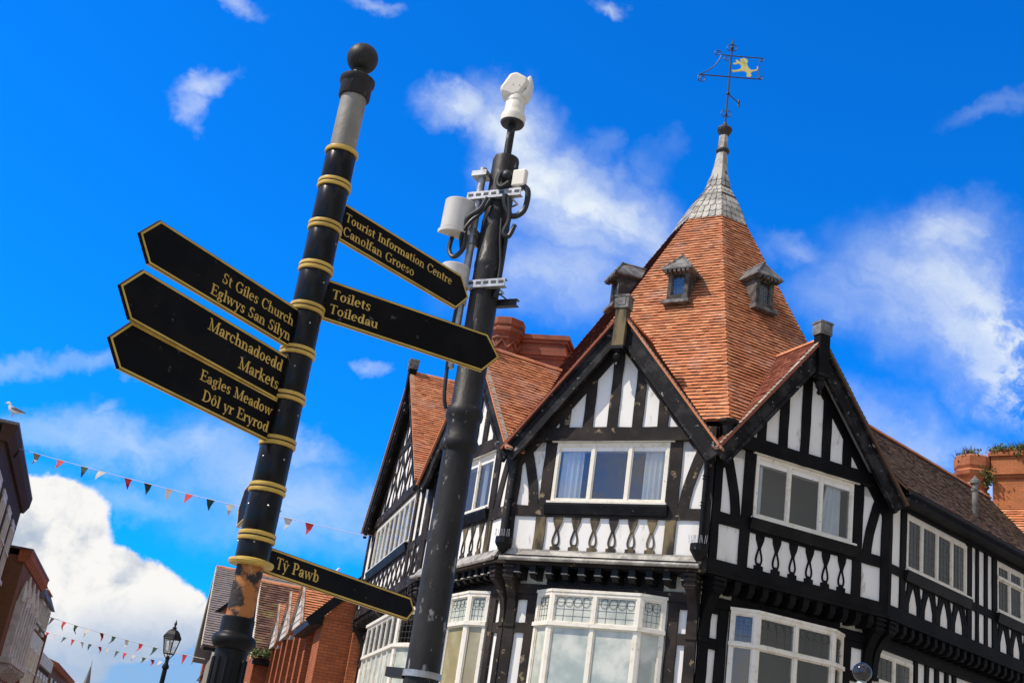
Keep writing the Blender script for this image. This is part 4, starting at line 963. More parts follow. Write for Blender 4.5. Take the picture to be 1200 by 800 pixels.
for F, W in ((FA, WA), (FB, WB), (FP, WP), (FL, WL), (FC, WC)):
    MB().fb(F, 0, W, 3.45, 3.9, -0.6, -0.22).build('fascia', 'black_trim', H)
    n = max(2, int(W / 2.4)); fr, gm = MB(), MB()
    panes(F, [0.3 + (W - 0.6) * i / n for i in range(n + 1)], [0.6, 2.7, 3.4], gm, fr, -0.32, thick=0.1, bw=0.06)
    w = fr.build('shopfront', 'timber', H); gm.build('pane', 'glass', w)
    MB().fb(F, 0, W, 0, 0.6, -0.6, -0.34).build('stall_riser', 'red_brick', H)
    for x in (0.0, W - 0.3): MB().fb(F, x, x + 0.3, 0.6, 3.45, -0.6, -0.30).build('pilaster', 'timber', H)
    MB().fb(F, 0.2, W - 0.2, 0, 3.45, -2.6, -2.5).build('room', 'room', H)

# ------------------------------------------------------------------ serif lettering drawn from strokes
T_, t_ = 0.118, 0.052
GL = {
 'T': (.56, 's .28 0 .68;h .02 .54 .66;d .04 .68 .035 .54 .04;d .52 .68 .525 .54 .04;h .18 .38 .02'),
 'o': (.50, 'e .24 .23 .215 .25 0 360'),
 'u': (.54, 's .11 .12 .44;s .40 0 .44;e .255 .17 .193 .185 180 350;h 0 .12 .43;h .28 .42 .43;h .40 .50 .02'),
 'r': (.38, 's .12 0 .44;h .01 .24 .02;h .0 .12 .43;e .30 .28 .19 .18 70 165;o .32 .40 .055'),
 'i': (.26, 's .13 0 .44;h .01 .25 .02;h .0 .13 .43;o .13 .60 .065'),
 's': (.39, 'e .19 .345 .145 .13 35 262;e .19 .115 .155 .135 -145 88;d .05 .15 .05 .02 .03;d .32 .44 .32 .32 .03'),
 't': (.32, 's .13 .08 .58;h .01 .28 .43;e .225 .11 .145 .13 185 300'),
 'I': (.30, 's .15 0 .68;h .02 .28 .02;h .02 .28 .66'),
 'n': (.55, 's .12 0 .44;s .41 0 .30;e .265 .28 .193 .18 0 150;h .01 .24 .02;h .30 .53 .02;h .0 .12 .43'),
 'f': (.32, 's .13 0 .56;e .265 .55 .185 .15 60 180;h .01 .30 .43;h .01 .26 .02;o .29 .645 .05'),
 'm': (.83, 's .12 0 .44;s .40 0 .30;s .69 0 .30;e .26 .28 .187 .18 0 150;e .545 .28 .193 .18 0 150;h .01 .24 .02;h .30 .51 .02;h .58 .81 .02;h .0 .12 .43'),
 'a': (.46, 's .34 .03 .32;e .215 .31 .17 .15 10 165;e .19 .125 .165 .14 0 360;o .09 .335 .05;h .34 .45 .02'),
 'C': (.63, 'e .335 .34 .315 .36 42 318;d .57 .68 .57 .47 .04;d .57 .17 .50 .07 .035'),
 'e': (.47, 'e .23 .23 .21 .25 0 318;h .05 .42 .255'),
 'l': (.26, 's .13 0 .70;h .01 .25 .02;h .0 .13 .69'),
 'G': (.70, 'e .335 .34 .315 .36 42 330;s .56 .02 .30;h .44 .67 .30;d .56 .68 .56 .50 .04'),
 'S': (.52, 'e .245 .51 .185 .18 30 262;e .245 .175 .205 .185 -150 88;d .06 .24 .06 .02 .035;d .43 .68 .43 .50 .035'),
 'g': (.48, 'e .215 .295 .175 .165 0 360;e .225 -.075 .205 .125 0 360;d .12 .15 .13 .04 .06;h .34 .47 .43;h .10 .36 .045'),
 'h': (.55, 's .12 0 .70;s .41 0 .30;e .265 .28 .193 .18 0 150;h .01 .24 .02;h .30 .53 .02;h .0 .12 .69'),
 'E': (.58, 's .15 0 .68;h .02 .52 .66;h .02 .53 .02;h .15 .42 .35;d .50 .68 .51 .53 .04;d .53 0 .54 .16 .04;d .42 .43 .42 .27 .035'),
 'w': (.74, 'd .08 .44 .22 0 .10;d .21 0 .35 .44 .042;d .35 .44 .50 0 .10;d .49 0 .64 .44 .042;h .0 .18 .43;h .26 .45 .43;h .55 .73 .43'),
 'y': (.49, 'd .08 .44 .25 0 .10;d .41 .44 .17 -.2 .042;o .13 -.18 .055;h .0 .18 .43;h .32 .49 .43'),
 'M': (.86, 'd .14 0 .14 .68 .045;d .13 .68 .42 0 .10;d .42 0 .70 .68 .045;s .71 0 .68;h .01 .26 .02;h .58 .84 .02;h .02 .14 .66;h .70 .84 .66'),
 'c': (.44, 'e .23 .23 .21 .25 45 320;o .36 .355 .055'),
 'k': (.53, 's .12 0 .70;d .15 .19 .39 .43 .042;d .21 .27 .43 0 .10;h .01 .24 .02;h .31 .53 .02;h .29 .48 .43;h .0 .12 .69'),
 'd': (.53, 'e .225 .23 .195 .25 0 360;s .40 0 .70;h .40 .51 .02;h .28 .40 .69'),
 'D': (.71, 's .15 0 .68;e .22 .34 .44 .36 -90 90;h .02 .28 .02;h .02 .28 .66'),
 'P': (.56, 's .15 0 .68;e .24 .50 .28 .20 -90 90;h .02 .28 .02;h .02 .28 .66;h .15 .26 .32'),
 'b': (.53, 's .12 0 .70;e .285 .23 .205 .25 0 360;h .0 .12 .69'),
 '^': (0, 'd .12 .53 .235 .66 .04;d .225 .66 .34 .53 .04'),
}
GL['\u00f4'] = (GL['o'][0], GL['o'][1] + ';' + GL['^'][1]); GL['\u0177'] = (GL['y'][0], GL['y'][1] + ';' + GL['^'][1])
def text_w(s): return sum(GL[c][0] if c in GL else 0.30 for c in s)
def lettering(mb, F, txt, x0, z0, width, d):
    k = width / text_w(txt); ks_ = k * 0.94; x = x0; lay = 0
    for c in txt:
        if c not in GL: x += 0.30 * k; continue
        for cmd in GL[c][1].split(';'):
            a = cmd.split(); v = [float(q) for q in a[1:]]; lay += 1; e = d + 0.0006 + 0.00005 * (lay % 9)
            P = lambda p: (x + p[0] * k, z0 + p[1] * ks_)
            if a[0] == 's': mb.fp(F, [P(q) for q in ((v[0] - T_ / 2, v[1]), (v[0] + T_ / 2, v[1]), (v[0] + T_ / 2, v[2]), (v[0] - T_ / 2, v[2]))], d, e)
            elif a[0] == 'h': mb.fp(F, [P(q) for q in ((v[0], v[2] - t_ / 2), (v[1], v[2] - t_ / 2), (v[1], v[2] + t_ / 2), (v[0], v[2] + t_ / 2))], d, e)
            elif a[0] == 'd': mb.bar(F, P(v[:2]), P(v[2:4]), v[4] * k, d, e)
            elif a[0] == 'o': mb.fp(F, [P((v[0] + v[2] * math.cos(q * math.pi / 5), v[1] + v[2] * math.sin(q * math.pi / 5))) for q in range(10)], d, e)
            elif a[0] == 'e':
                n = max(5, int(abs(v[5] - v[4]) / 18)); th = [R(v[4] + (v[5] - v[4]) * i / n) for i in range(n + 1)]
                for q0, q1 in zip(th[:-1], th[1:]):
                    o = lambda q, f: P((v[0] + (v[2] - f * T_) * math.cos(q), v[1] + (v[3] - f * t_) * math.sin(q)))
                    mb.fp(F, [o(q0, 0), o(q1, 0), o(q1, 1), o(q0, 1)], d, e)
        x += GL[c][0] * k

# ------------------------------------------------------------------ the fingerpost
PX = V((-0.760, 4.132, 0))
FPO = thing('fingerpost', 'tall black and gold fingerpost with a ball on top and seven pointed direction arms', 'signpost', PX)
def lathe_part(name, mat, prof, n=40, label=None, par=FPO, c=PX):
    return MB().lathe(c, prof, n).build(name, mat, par, label, smooth=True)
lathe_part('base_column', 'base_black', [(0.16, 0.0), (0.16, 0.12), (0.12, 0.18), (0.10, 0.30), (0.085, 0.40), (0.060, 1.2), (0.0535, 1.93), (0.0535, 2.012), (0.058, 2.014), (0.066, 2.022), (0.0725, 2.034), (0.0735, 2.042), (0.0725, 2.050), (0.065, 2.060), (0.056, 2.066), (0.0545, 2.070), (0.0545, 2.112), (0.053, 2.118), (0.046, 2.120)])
mb = MB()
for i in range(12):
    a = 2 * math.pi * i / 12; c, s_ = math.cos(a), math.sin(a)
    mb.tube([PX + V((0.059 * c, 0.059 * s_, 1.0)), PX + V((0.0530 * c, 0.0530 * s_, 1.985))], 0.0065, 6)
mb.build('fluting', 'base_black', FPO, smooth=True)
lathe_part('bare_pipe', 'rusty_pipe', [(0.0455, 2.11), (0.0455, 2.31)], label='rusty bare length of pipe with black paint flaking off')
LEV = [2.303, 2.391, 2.560, 2.728, 2.895, 3.069, 3.240, 3.405, 3.577, 3.756, 3.905]
for i, (a, b) in enumerate(zip(LEV[:-1], LEV[1:])):
    lathe_part('sleeve', 'post_black', [(0.0565, a + 0.001), (0.0585, a + 0.004), (0.0585, b - 0.004), (0.0565, b - 0.001)])
    sc2 = MB()
    for k in range(3):
        a_ = R(200 + 75 * k + 20 * i); p = PX + V((0.0585 * math.cos(a_), 0.0585 * math.sin(a_), (a + b) / 2 + 0.02)); sc2.ball(p, 0.004, 8)
    sc2.build('grub_screw', 'galvanised', FPO)
for i, z in enumerate(LEV):
    if i == 0:
        lathe_part('gold_ring', 'gold_paint', [(0.059, z - 0.012), (0.074, z - 0.010), (0.078, z - 0.002), (0.076, z + 0.006), (0.059, z + 0.012)])
    else:
        r = lathe_part('gold_ring', 'gold_paint', [(0.0588, z - 0.017), (0.0640, z - 0.015), (0.0655, z - 0.010), (0.0645, z - 0.0035), (0.0610, z - 0.0025), (0.0610, z + 0.0025), (0.0645, z + 0.0035), (0.0655, z + 0.010), (0.0640, z + 0.015), (0.0588, z + 0.017)] if i < 10 else [(0.0588, z - 0.014), (0.0645, z - 0.011), (0.0655, z - 0.004), (0.064, z + 0.004), (0.0520, z + 0.008)])
        if i < 10: MB().lathe(PX, [(0.0600, z - 0.0023), (0.0618, z - 0.0018), (0.0618, z + 0.0018), (0.0600, z + 0.0023)], 40).build('groove', 'post_black', r, smooth=True)
lathe_part('bare_pipe', 'grey_pipe', [(0.0505, 3.90), (0.0505, 4.175)], label='bare grey length of pipe without its black sleeve')
lathe_part('cap', 'pole_black', [(0.058, 4.150), (0.062, 4.155), (0.062, 4.205), (0.066, 4.212), (0.070, 4.218), (0.070, 4.235), (0.062, 4.242), (0.056, 4.246), (0.030, 4.262), (0.026, 4.285)])
mb = MB(); mb.ball(PX + V((0, 0, 4.338)), 0.0625, 40); mb.build('ball_finial', 'pole_black', FPO, smooth=True)

def finger(azm, zb, zt, x1, lines, right, label):
    """a flat pointed arm; its frame looks towards the reader: to the right, or to the left of the post"""
    if right: F = Fr(PX, azm)
    else: F = Fr(PX, azm)     # s runs towards the post for left-hand arms (negative s)
    sg = 1 if right else -1
    h = zt - zb; zm = (zb + zt) / 2; tip = sg * x1; sh = sg * (x1 - 0.42 * h); a = sg * 0.045
    outl = [(a, zb), (sh, zb), (tip, zm), (sh, zt), (a, zt)]
    if not right: outl = outl[::-1]
    pl = MB().fp(F, outl, -0.006, 0.006); arm = pl.build('direction_arm', 'sign_black', FPO, label)
    b = 0.0085; bi = [(a, zb + b), (sh - sg * b * 0.55, zb + b), (tip - sg * b * 1.35, zm), (sh - sg * b * 0.55, zt - b), (a, zt - b)]
    e = 0.0022; bo = [(a, zb + e), (sh - sg * e * 0.55, zb + e), (tip - sg * e * 1.35, zm), (sh - sg * e * 0.55, zt - e), (a, zt - e)]
    mb = MB()
    for d0, d1 in ((0.006, 0.0078), (-0.0078, -0.006)):
        for i in range(4):
            q = [bo[i], bo[i + 1], bi[i + 1], bi[i]]
            mb.fp(F, q if right else q[::-1], d0, d1)
    # gilded lower and upper edges
    mb.fp(F, [(a, zb - 0.0012), (sh, zb - 0.0012), (sh, zb - 0.0002), (a, zb - 0.0002)] if right else [(sh, zb - 0.0012), (a, zb - 0.0012), (a, zb - 0.0002), (sh, zb - 0.0002)], -0.0055, 0.0055)
    mb.build('gold_border', 'gold_paint', arm)
    for txt, xs, zz, w in lines:
        lt = MB(); lettering(lt, F, txt, xs, zz, w, 0.006); lt.build('lettering', 'gold_paint', arm)
    # pair of fixing bolts on the sleeve
    bt = MB()
    for z in (zb + 0.03, zt - 0.03): bt.ball(F.p(sg * 0.062, z, 0.006), 0.004, 8)
    bt.build('bolt', 'sign_black', arm)
finger(32.5, 3.069, 3.222, 0.815, [('St Giles Church', -0.440, 3.150, 0.378), ('Eglwys San Silyn', -0.478, 3.092, 0.416)], False, 'upper left arm reading St Giles Church, Eglwys San Silyn')
finger(31.5, 2.868, 3.036, 0.845, [('Marchnadoedd', -0.458, 2.972, 0.390), ('Markets', -0.282, 2.904, 0.214)], False, 'middle left arm reading Marchnadoedd, Markets')
finger(32.7, 2.717, 2.871, 0.816, [('Eagles Meadow', -0.430, 2.806, 0.362), ('D\u00f4l yr Eryrod', -0.400, 2.745, 0.332)], False, 'lowest left arm reading Eagles Meadow, D\u00f4l yr Eryrod')
finger(42.0, 3.562, 3.715, 0.815, [('Tourist Information Centre', 0.080, 3.648, 0.62), ('Canolfan Groeso', 0.082, 3.590, 0.40)], True, 'top right arm reading Tourist Information Centre, Canolfan Groeso')
finger(63.0, 3.225, 3.382, 0.805, [('Toilets', 0.078, 3.314, 0.160), ('Toiledau', 0.080, 3.256, 0.200)], True, 'right arm reading Toilets, Toiledau')
finger(36.25, 2.286, 2.375, 0.905, [('T\u0177 Pawb', 0.108, 2.312, 0.225)], True, 'narrow lowest right arm reading T\u0177 Pawb')
finger(-18.0, 2.52, 2.675, 0.66, [], True, 'arm seen end-on pointing away behind the post')

# ------------------------------------------------------------------ the camera pole
CX = V((-0.183, 5.897, 0))
CPO = thing('camera_pole', 'thick black steel pole with cable brackets standing behind the fingerpost', 'pole', CX)
lathe_part('pole', 'pole_black', [(0.13, 0.0), (0.13, 0.05), (0.088, 0.08), (0.084, 2.1), (0.078, 3.28), (0.088, 3.29), (0.096, 3.31), (0.096, 3.335), (0.084, 3.36), (0.080, 3.44), (0.094, 3.46), (0.097, 3.485), (0.092, 3.51), (0.077, 3.53), (0.0765, 4.30), (0.079, 4.31), (0.079, 4.335), (0.0765, 4.345), (0.0765, 4.58), (0.072, 4.62), (0.0735, 4.97), (0.070, 4.985), (0.03, 4.99)], 40, par=CPO, c=CX)
lathe_part('top_pipe', 'pole_black', [(0.022, 4.98), (0.022, 5.22)], 20, par=CPO, c=CX)
def channel(mb, F, s0, s1, z, d, h=0.036, dep=0.03):
    mb.fb(F, s0, s1, z, z + h, d, d + 0.004); mb.fb(F, s0, s1, z + h, z + h + 0.004, d - dep, d + 0.004); mb.fb(F, s0, s1, z - 0.004, z, d - dep, d + 0.004)
def slots(mb, F, s0, s1, z, d, n):
    for i in range(n): x = s0 + (s1 - s0) * (i + 0.5) / n; mb.fb(F, x - 0.014, x + 0.014, z + 0.014, z + 0.028, d + 0.0042, d + 0.006)
f1 = Fr((CX.x, CX.y), 118)
for (z, s0, s1, n) in ((4.70, -0.155, 0.17, 7), (4.165, -0.15, 0.16, 7)):
    b = MB(); channel(b, f1, s0, s1, z, 0.088); b.tube([f1.p(-0.085, z + 0.02, 0.09), f1.p(-0.086, z + 0.02, -0.05), f1.p(0, z + 0.02, -0.09), f1.p(0.086, z + 0.02, -0.05), f1.p(0.085, z + 0.02, 0.09)], 0.006, 6)
    q = b.build('bracket', 'galvanised', CPO); sl = MB(); slots(sl, f1, s0, s1, z, 0.088, n); sl.build('slot', 'rubber', q)
b = MB(); channel(b, f1, 0.06, 0.185, 4.105, -0.03, 0.03); b.tube([f1.p(0.07, 4.17, 0.03), f1.p(0.13, 4.13, -0.01)], 0.004, 6); b.build('bracket', 'rubber', CPO)
sp_ = MB().tube([f1.p(-0.098, 3.72, 0.06), f1.p(-0.098, 4.90, 0.06)], 0.021, 14)
st = sp_.build('stand_off_pipe', 'galvanised', CPO, smooth=True)
b = MB()
for z in (4.72, 4.74, 4.18, 4.48, 3.80): b.tube([f1.p(-0.128, z, 0.09), f1.p(-0.128, z, 0.05), f1.p(-0.098, z, 0.032), f1.p(-0.068, z, 0.05), f1.p(-0.068, z, 0.09)], 0.004, 6)
b.fb(f1, -0.145, -0.055, 4.84, 4.87, 0.02, 0.10); b.fb(f1, -0.155, -0.075, 4.43, 4.52, 0.02, 0.09)
b.build('clamp', 'galvanised', st)
def cable(pts, r=0.012):
    P = [V(p) for p in pts]; out = []
    for i in range(len(P) - 1):
        p0, p1, p2, p3 = P[max(0, i - 1)], P[i], P[i + 1], P[min(len(P) - 1, i + 2)]
        for k in range(6):
            t = k / 6; out.append(0.5 * ((2 * p1) + (p2 - p0) * t + (2 * p0 - 5 * p1 + 4 * p2 - p3) * t * t + (3 * p1 - p0 - 3 * p2 + p3) * t ** 3))
    return MB().tube(out + [P[-1]], r, 8).build('cable', 'rubber', CPO, smooth=True)
cable([f1.p(-0.21, 4.48, 0.08), f1.p(-0.215, 4.40, 0.08), f1.p(-0.17, 4.35, 0.09), f1.p(-0.11, 4.39, 0.11), f1.p(-0.115, 4.48, 0.11), f1.p(-0.11, 4.56, 0.12), f1.p(-0.05, 4.62, 0.105), f1.p(-0.02, 4.69, 0.10)], 0.013)
cable([f1.p(-0.14, 4.40, 0.08), f1.p(-0.13, 4.46, 0.12), f1.p(-0.09, 4.54, 0.12), f1.p(-0.045, 4.60, 0.10), f1.p(0.0, 4.68, 0.10)], 0.010)
cable([f1.p(0.06, 4.86, 0.07), f1.p(0.03, 4.84, 0.09), f1.p(0.025, 4.78, 0.10), f1.p(0.05, 4.75, 0.10), f1.p(0.09, 4.78, 0.09)], 0.014)
cable([f1.p(0.15, 4.775, 0.065), f1.p(0.195, 4.73, 0.055), f1.p(0.185, 4.62, 0.05), f1.p(0.13, 4.58, 0.07), f1.p(0.09, 4.64, 0.09), f1.p(0.085, 4.70, 0.10)], 0.016)
cable([f1.p(0.11, 4.68, 0.10), f1.p(0.12, 4.56, 0.08), f1.p(0.10, 4.48, 0.08), f1.p(0.13, 4.46, 0.07), f1.p(0.15, 4.53, 0.06)], 0.013)
cable([f1.p(0.085, 4.58, 0.02), f1.p(0.088, 4.40, 0.02), f1.p(0.086, 4.12, 0.02)], 0.012)
cable([f1.p(0.060, 4.58, 0.055), f1.p(0.070, 4.46, 0.050), f1.p(0.090, 4.30, 0.04), f1.p(0.086, 4.12, 0.04)], 0.008)
cable([f1.p(-0.10, 4.15, 0.08), f1.p(-0.11, 3.95, 0.08), f1.p(-0.10, 3.6, 0.07), f1.p(-0.085, 3.5, 0.05)], 0.010)
cb = MB().fb(f1, 0.10, 0.178, 4.76, 4.86, 0.045, 0.085).build('junction_box', 'device_white', CPO, bevel=0.008)
MB().ball(f1.p(0.065, 4.83, 0.075), 0.032, 14).build('cable_gland', 'rubber', CPO, smooth=True)
# clamp low on the pole
b = MB().lathe(CX, [(0.086, 2.17), (0.093, 2.17), (0.093, 2.20), (0.086, 2.20)], 32); b.build('pipe_clamp', 'galvanised', CPO)
b = MB().fb(f1, -0.165, -0.07, 2.16, 2.205, 0.0, 0.06); b.build('bracket', 'rubber', CPO)

# camera on its top pipe
CM = CX + V((0.0, 0, 5.20))
cam_t = thing('security_camera', 'cream pan and tilt surveillance camera on the tip of the black pole', 'camera', CM)
MB().lathe(CM, [(0.020, 0.0), (0.062, 0.005), (0.066, 0.012), (0.066, 0.022), (0.02, 0.023)], 32).build('mounting_plate', 'rubber', cam_t, smooth=True)
MB().lathe(CM, [(0.069, 0.018), (0.071, 0.05), (0.069, 0.062), (0.060, 0.080), (0.057, 0.095), (0.056, 0.140), (0.0545, 0.142), (0.0545, 0.146), (0.057, 0.149), (0.056, 0.185), (0.046, 0.200)], 40).build('base', 'device_white', cam_t, smooth=True)
fcm = Fr((CM.x, CM.y), 100); zc = CM.z
# head: a rounded box tipped to look down the street, held by a yoke on its right
rot = Matrix.Rotation(R(-28), 3, fcm.n) 
hd = MB(); prof = [(-0.062, -0.066), (-0.030, -0.080), (0.034, -0.072), (0.062, -0.030), (0.058, 0.055), (0.034, 0.078), (-0.040, 0.078), (-0.068, 0.045)]
cc = fcm.p(-0.012, zc + 0.240, 0.0)
A = [cc + rot @ (fcm.u * x + V((0, 0, z))) - fcm.n * 0.058 for x, z in prof]; B = [p + fcm.n * 0.116 for p in A]
hd.extr(A, B); hd.build('head', 'device_white', cam_t, bevel=0.018, smooth=True)
yk = MB(); prof = [(0.030, 0.165), (0.062, 0.170), (0.080, 0.215), (0.083, 0.285), (0.070, 0.315), (0.050, 0.300), (0.052, 0.225), (0.030, 0.195)]
yk.extr([fcm.p(x, zc + z, -0.045) for x, z in prof], [fcm.p(x, zc + z, 0.045) for x, z in prof]); yk.build('yoke', 'device_white', cam_t, bevel=0.010, smooth=True)
sc3 = MB()
for x, z in ((-0.02, 0.235), (0.018, 0.232)): sc3.ball(fcm.p(x, zc + z, 0.0585), 0.003, 6)
sc3.build('screw', 'rubber', cam_t)

def antenna(name, c, ang, w, dep, h, label):
    f = Fr((c[0], c[1]), ang); t = thing(name, label, 'antenna', V(c), 'white wireless antennas on the camera pole')
    outl = [(-w, -dep * 0.3), (-w, 0.0)] + [(-w * math.cos(math.pi * i / 14), dep * math.sin(math.pi * i / 14)) for i in range(1, 14)] + [(w, 0.0), (w, -dep * 0.3)]
    z = c[2]
    MB().extr([f.p(x, z + 0.022, d) for x, d in outl], [f.p(x * 0.97, z + h, d * 0.97) for x, d in outl]).build('radome', 'device_grey', t, smooth=True, bevel=0.006)
    MB().extr([f.p(x * 1.09, z, d * 1.09) for x, d in outl], [f.p(x * 1.09, z + 0.021, d * 1.09) for x, d in outl]).build('base_flange', 'device_grey', t, smooth=True)
    MB().fb(f, -0.03, 0.03, z + 0.04, z + h * 0.8, -dep * 0.3 - 0.05, -dep * 0.3 - 0.001).build('mounting_bracket', 'galvanised', t)
    return t
p1 = f1.p(-0.185, 0, 0.09)
antenna('wireless_antenna', (p1.x, p1.y, 4.475), 66, 0.088, 0.075, 0.205, 'upper white wireless antenna left of the black pole, black cable looping below it')
p2 = f1.p(-0.140, 0, 0.10)
antenna('wireless_antenna', (p2.x, p2.y, 4.08), 66, 0.080, 0.07, 0.205, 'lower white wireless antenna half hidden behind the Tourist Information arm')
p3 = f1.p(-0.19, 0, 0.10)
fl_ = thing('floodlight', 'small grey box lamp on the black pole above the Toilets arm', 'lamp', V((p3.x, p3.y, 3.86)))
f3 = Fr((p3.x, p3.y), 75)
MB().fb(f3, -0.075, 0.06, 3.87, 3.935, -0.05, 0.05).build('housing', 'device_grey', fl_, bevel=0.012)
MB().tube([f3.p(0.06, 3.90, 0.0), f3.p(0.11, 3.90, 0.0)], 0.012, 8).build('arm', 'rubber', fl_)
MB().ball(f3.p(-0.01, 3.945, 0.03), 0.022, 10).build('knob', 'rubber', fl_)

# ------------------------------------------------------------------ neighbours along the street, right-hand row
FN = Fr(PLc, 166.7)          # s is negative going away down the street, d is out into the street
def N(s, z, d=0.0): return FN.p(s, z, d)

BK = thing('brick_building', 'red brick building with narrow piers and three white fronted gablets beside the timber framed corner', 'building', N(-16, 0, 0.5))
D0 = 1.05
mb = MB(); mb.fb(FN, -29.0, -10.35, 0, 7.35, -7.0, D0 - 1.25); mb.build('wall', 'red_brick', BK)
mb = MB().fb(FN, -12.2, -10.30, 0, 6.95, -3.2, D0); mb.build('end_bay', 'red_brick', BK)
for s_ in (-29.0, -26.9, -24.2, -21.9, -19.2, -16.9, -14.6):
    MB().fb(FN, s_ - 0.28, s_ + 0.28, 0, 7.30, D0 - 1.26, D0).build('pier', 'red_brick', BK)
for i, s_ in enumerate((-27.9, -23.05, -18.05)):
    hw = 2.05
    gm_ = MB().fp(FN, [(s_ - hw, 7.32), (s_ + hw, 7.32), (s_, 9.25)], D0 - 0.10, D0 + 0.10).build('gablet', 'pale_stone', BK)
    for k in range(5):
        z = 7.55 + 0.30 * k; hh = hw * (9.25 - z) / 1.93 - 0.08
        MB().fb(FN, s_ - hh, s_ + hh, z, z + 0.03, D0 + 0.101, D0 + 0.125).build('lead_roll', 'pale_stone', gm_)
    for sg in (-1, 1):
        f0, f1_ = N(s_ + sg * (hw + 0.16), 7.20, D0 + 0.22), N(s_ + sg * (hw + 0.16), 7.20, -4.0); t0, t1 = N(s_, 9.33, D0 + 0.22), N(s_, 9.33, -4.0)
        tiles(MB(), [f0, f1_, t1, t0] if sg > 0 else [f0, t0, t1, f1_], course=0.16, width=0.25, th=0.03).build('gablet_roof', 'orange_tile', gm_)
    MB().bar(FN, (s_ - hw - 0.12, 7.24), (s_, 9.28), 0.12, D0 + 0.12, D0 + 0.2).bar(FN, (s_ + hw + 0.12, 7.24), (s_, 9.29), 0.12, D0 + 0.122, D0 + 0.203).build('verge_board', 'lead', gm_)
    MB().fb(FN, s_ + hw - 0.1, s_ + hw + 0.45, 7.05, 7.40, D0 - 0.30, D0 + 0.05).build('rainwater_box', 'lead', BK)
ro = tiles(MB(), [N(-15.4, 6.9, D0 + 0.35), N(-10.2, 6.9, D0 + 0.35), N(-10.2, 10.0, -2.3), N(-15.4, 10.0, -2.3)], course=0.16, width=0.25, th=0.03).build('roof', 'orange_tile', BK)
tiles(MB(), [N(-15.4, 10.0, -2.3), N(-10.2, 10.0, -2.3), N(-10.2, 6.9, -5.0), N(-15.4, 6.9, -5.0)], course=0.3, width=0.6).build('roof', 'orange_tile', BK)
ridge(N(-15.4, 10.02, -2.3), N(-10.2, 10.02, -2.3), 'ridge_tiles', 'orange_tile', ro)
FE = Fr(N(-10.28, 0, D0 + 0.40), 76.7)     # the near end gable wall
MB().fp(FE, [(0.4, 6.9), (2.7 + 0.4, 6.9), (2.7, 9.55)], -0.05, 0.005).build('end_gable', 'red_brick', BK)
MB().path(FE, [(-0.10, 6.62), (2.75, 9.80), (5.4, 6.7)], 0.34, 0.02, 0.10).build('bargeboard', 'black_trim', BK)
MB().fb(FN, -15.4, -10.2, 6.62, 6.84, D0 + 0.01, D0 + 0.42).build('gutter', 'black_trim', BK)

def across_house(name, label, cat, s0, s1, d1, ze, zr, roof, wallm, fascia, mid=None, depth=9.0, windows=True, course=0.2, inset=0.0):
    """house whose ridge runs back from the street; gable end faces the street"""
    t = thing(name, label, cat, N((s0 + s1) / 2, 0, d1)); mid = (s0 + s1) / 2 if mid is None else mid
    MB().fp(FN, [(s0, 0), (s1, 0), (s1, ze), (mid, zr), (s0, ze)], d1 - depth, d1 - inset).build('wall', wallm, t)
    e = 0.10; oh = 0.22
    for a, b in ((s1 + 0.3, 1), (s0 - 0.3, -1)):
        zz = ze - 0.3 * (zr - ze) / abs((s1 if b > 0 else s0) - mid)
        q = [N(a, zz + e, d1 + oh), N(mid, zr + e, d1 + oh), N(mid, zr + e, d1 - depth - 0.2), N(a, zz + e, d1 - depth - 0.2)]
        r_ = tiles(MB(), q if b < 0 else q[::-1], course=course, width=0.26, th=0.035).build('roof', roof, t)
        MB().path(FN, [(a, zz - 0.02), (mid, zr - 0.02)], 0.22, d1 + oh - 0.04, d1 + oh + 0.03).build('bargeboard', fascia, t)
    ridge(N(mid, zr + e + 0.02, d1 + oh), N(mid, zr + e + 0.02, d1 - depth - 0.2), 'ridge_tiles', 'orange_tile', r_, r=0.13, step=0.5)
    if windows:
        for z in (1.0, 4.0):
            for x in (s0 + 1.0, s1 - 2.2):
                fr, gm = MB(), MB(); panes(FN, [x, x + 0.6, x + 1.2], [z, z + 0.9, z + 1.7], gm, fr, d1 - inset + 0.08, thick=0.076); w = fr.build('window', 'cream_paint', t); gm.build('pane', 'frosted_glass', w)
    MB().fb(FN, s1 - 0.05, s1 + 0.42, ze - 0.42, ze - 0.22, d1 - depth, d1 + 0.1).build('gutter', 'black_trim', t)
    return t
MH = across_house('tile_roofed_house', 'house with a mossy red brown tiled roof and white bargeboard behind the brick gablets', 'house', -38.5, -29.2, 1.75, 6.9, 11.0, 'mossy_tile', 'red_brick', 'white_paint')
MB().fb(FN, -34.2, -33.6, 9.5, 11.35, -2.6, -2.0).build('chimney', 'red_brick', MH)
pl_ = MB()
rr = random.Random(3)
for i in range(420):
    c = N(-29.3 + rr.gauss(0, 0.35), 6.85 + abs(rr.gauss(0, 0.22)), 1.75 + rr.gauss(-0.3, 0.4)); a = V((rr.gauss(0, 1), rr.gauss(0, 1), rr.gauss(0, 1))).normalized() * 0.09; b = a.cross(V((rr.gauss(0, 1), rr.gauss(0, 1), 1))).normalized() * 0.05
    pl_.poly([c - a, c + b, c + a, c - b])
tag(pl_.build('gutter_plant', 'leaf'), 'bright green weeds growing in the gutter beside the brick piers', 'plant')
SH = across_house('slate_roofed_house', 'house with a tall grey slate roof and cream bargeboard beyond the mossy roof', 'house', -55.0, -42.0, 3.8, 8.2, 13.55, 'slate_tile', 'stone', 'cream_paint', mid=-49.0, course=0.26, inset=0.85)
for k, x in enumerate((-54.2, -52.6, -51.0, -49.4, -47.8, -46.2, -44.6, -43.0)):
    MB().fb(FN, x, x + 0.28, 3.6, 7.9, 2.955, 3.13).build('pilaster', 'cream_paint', SH)
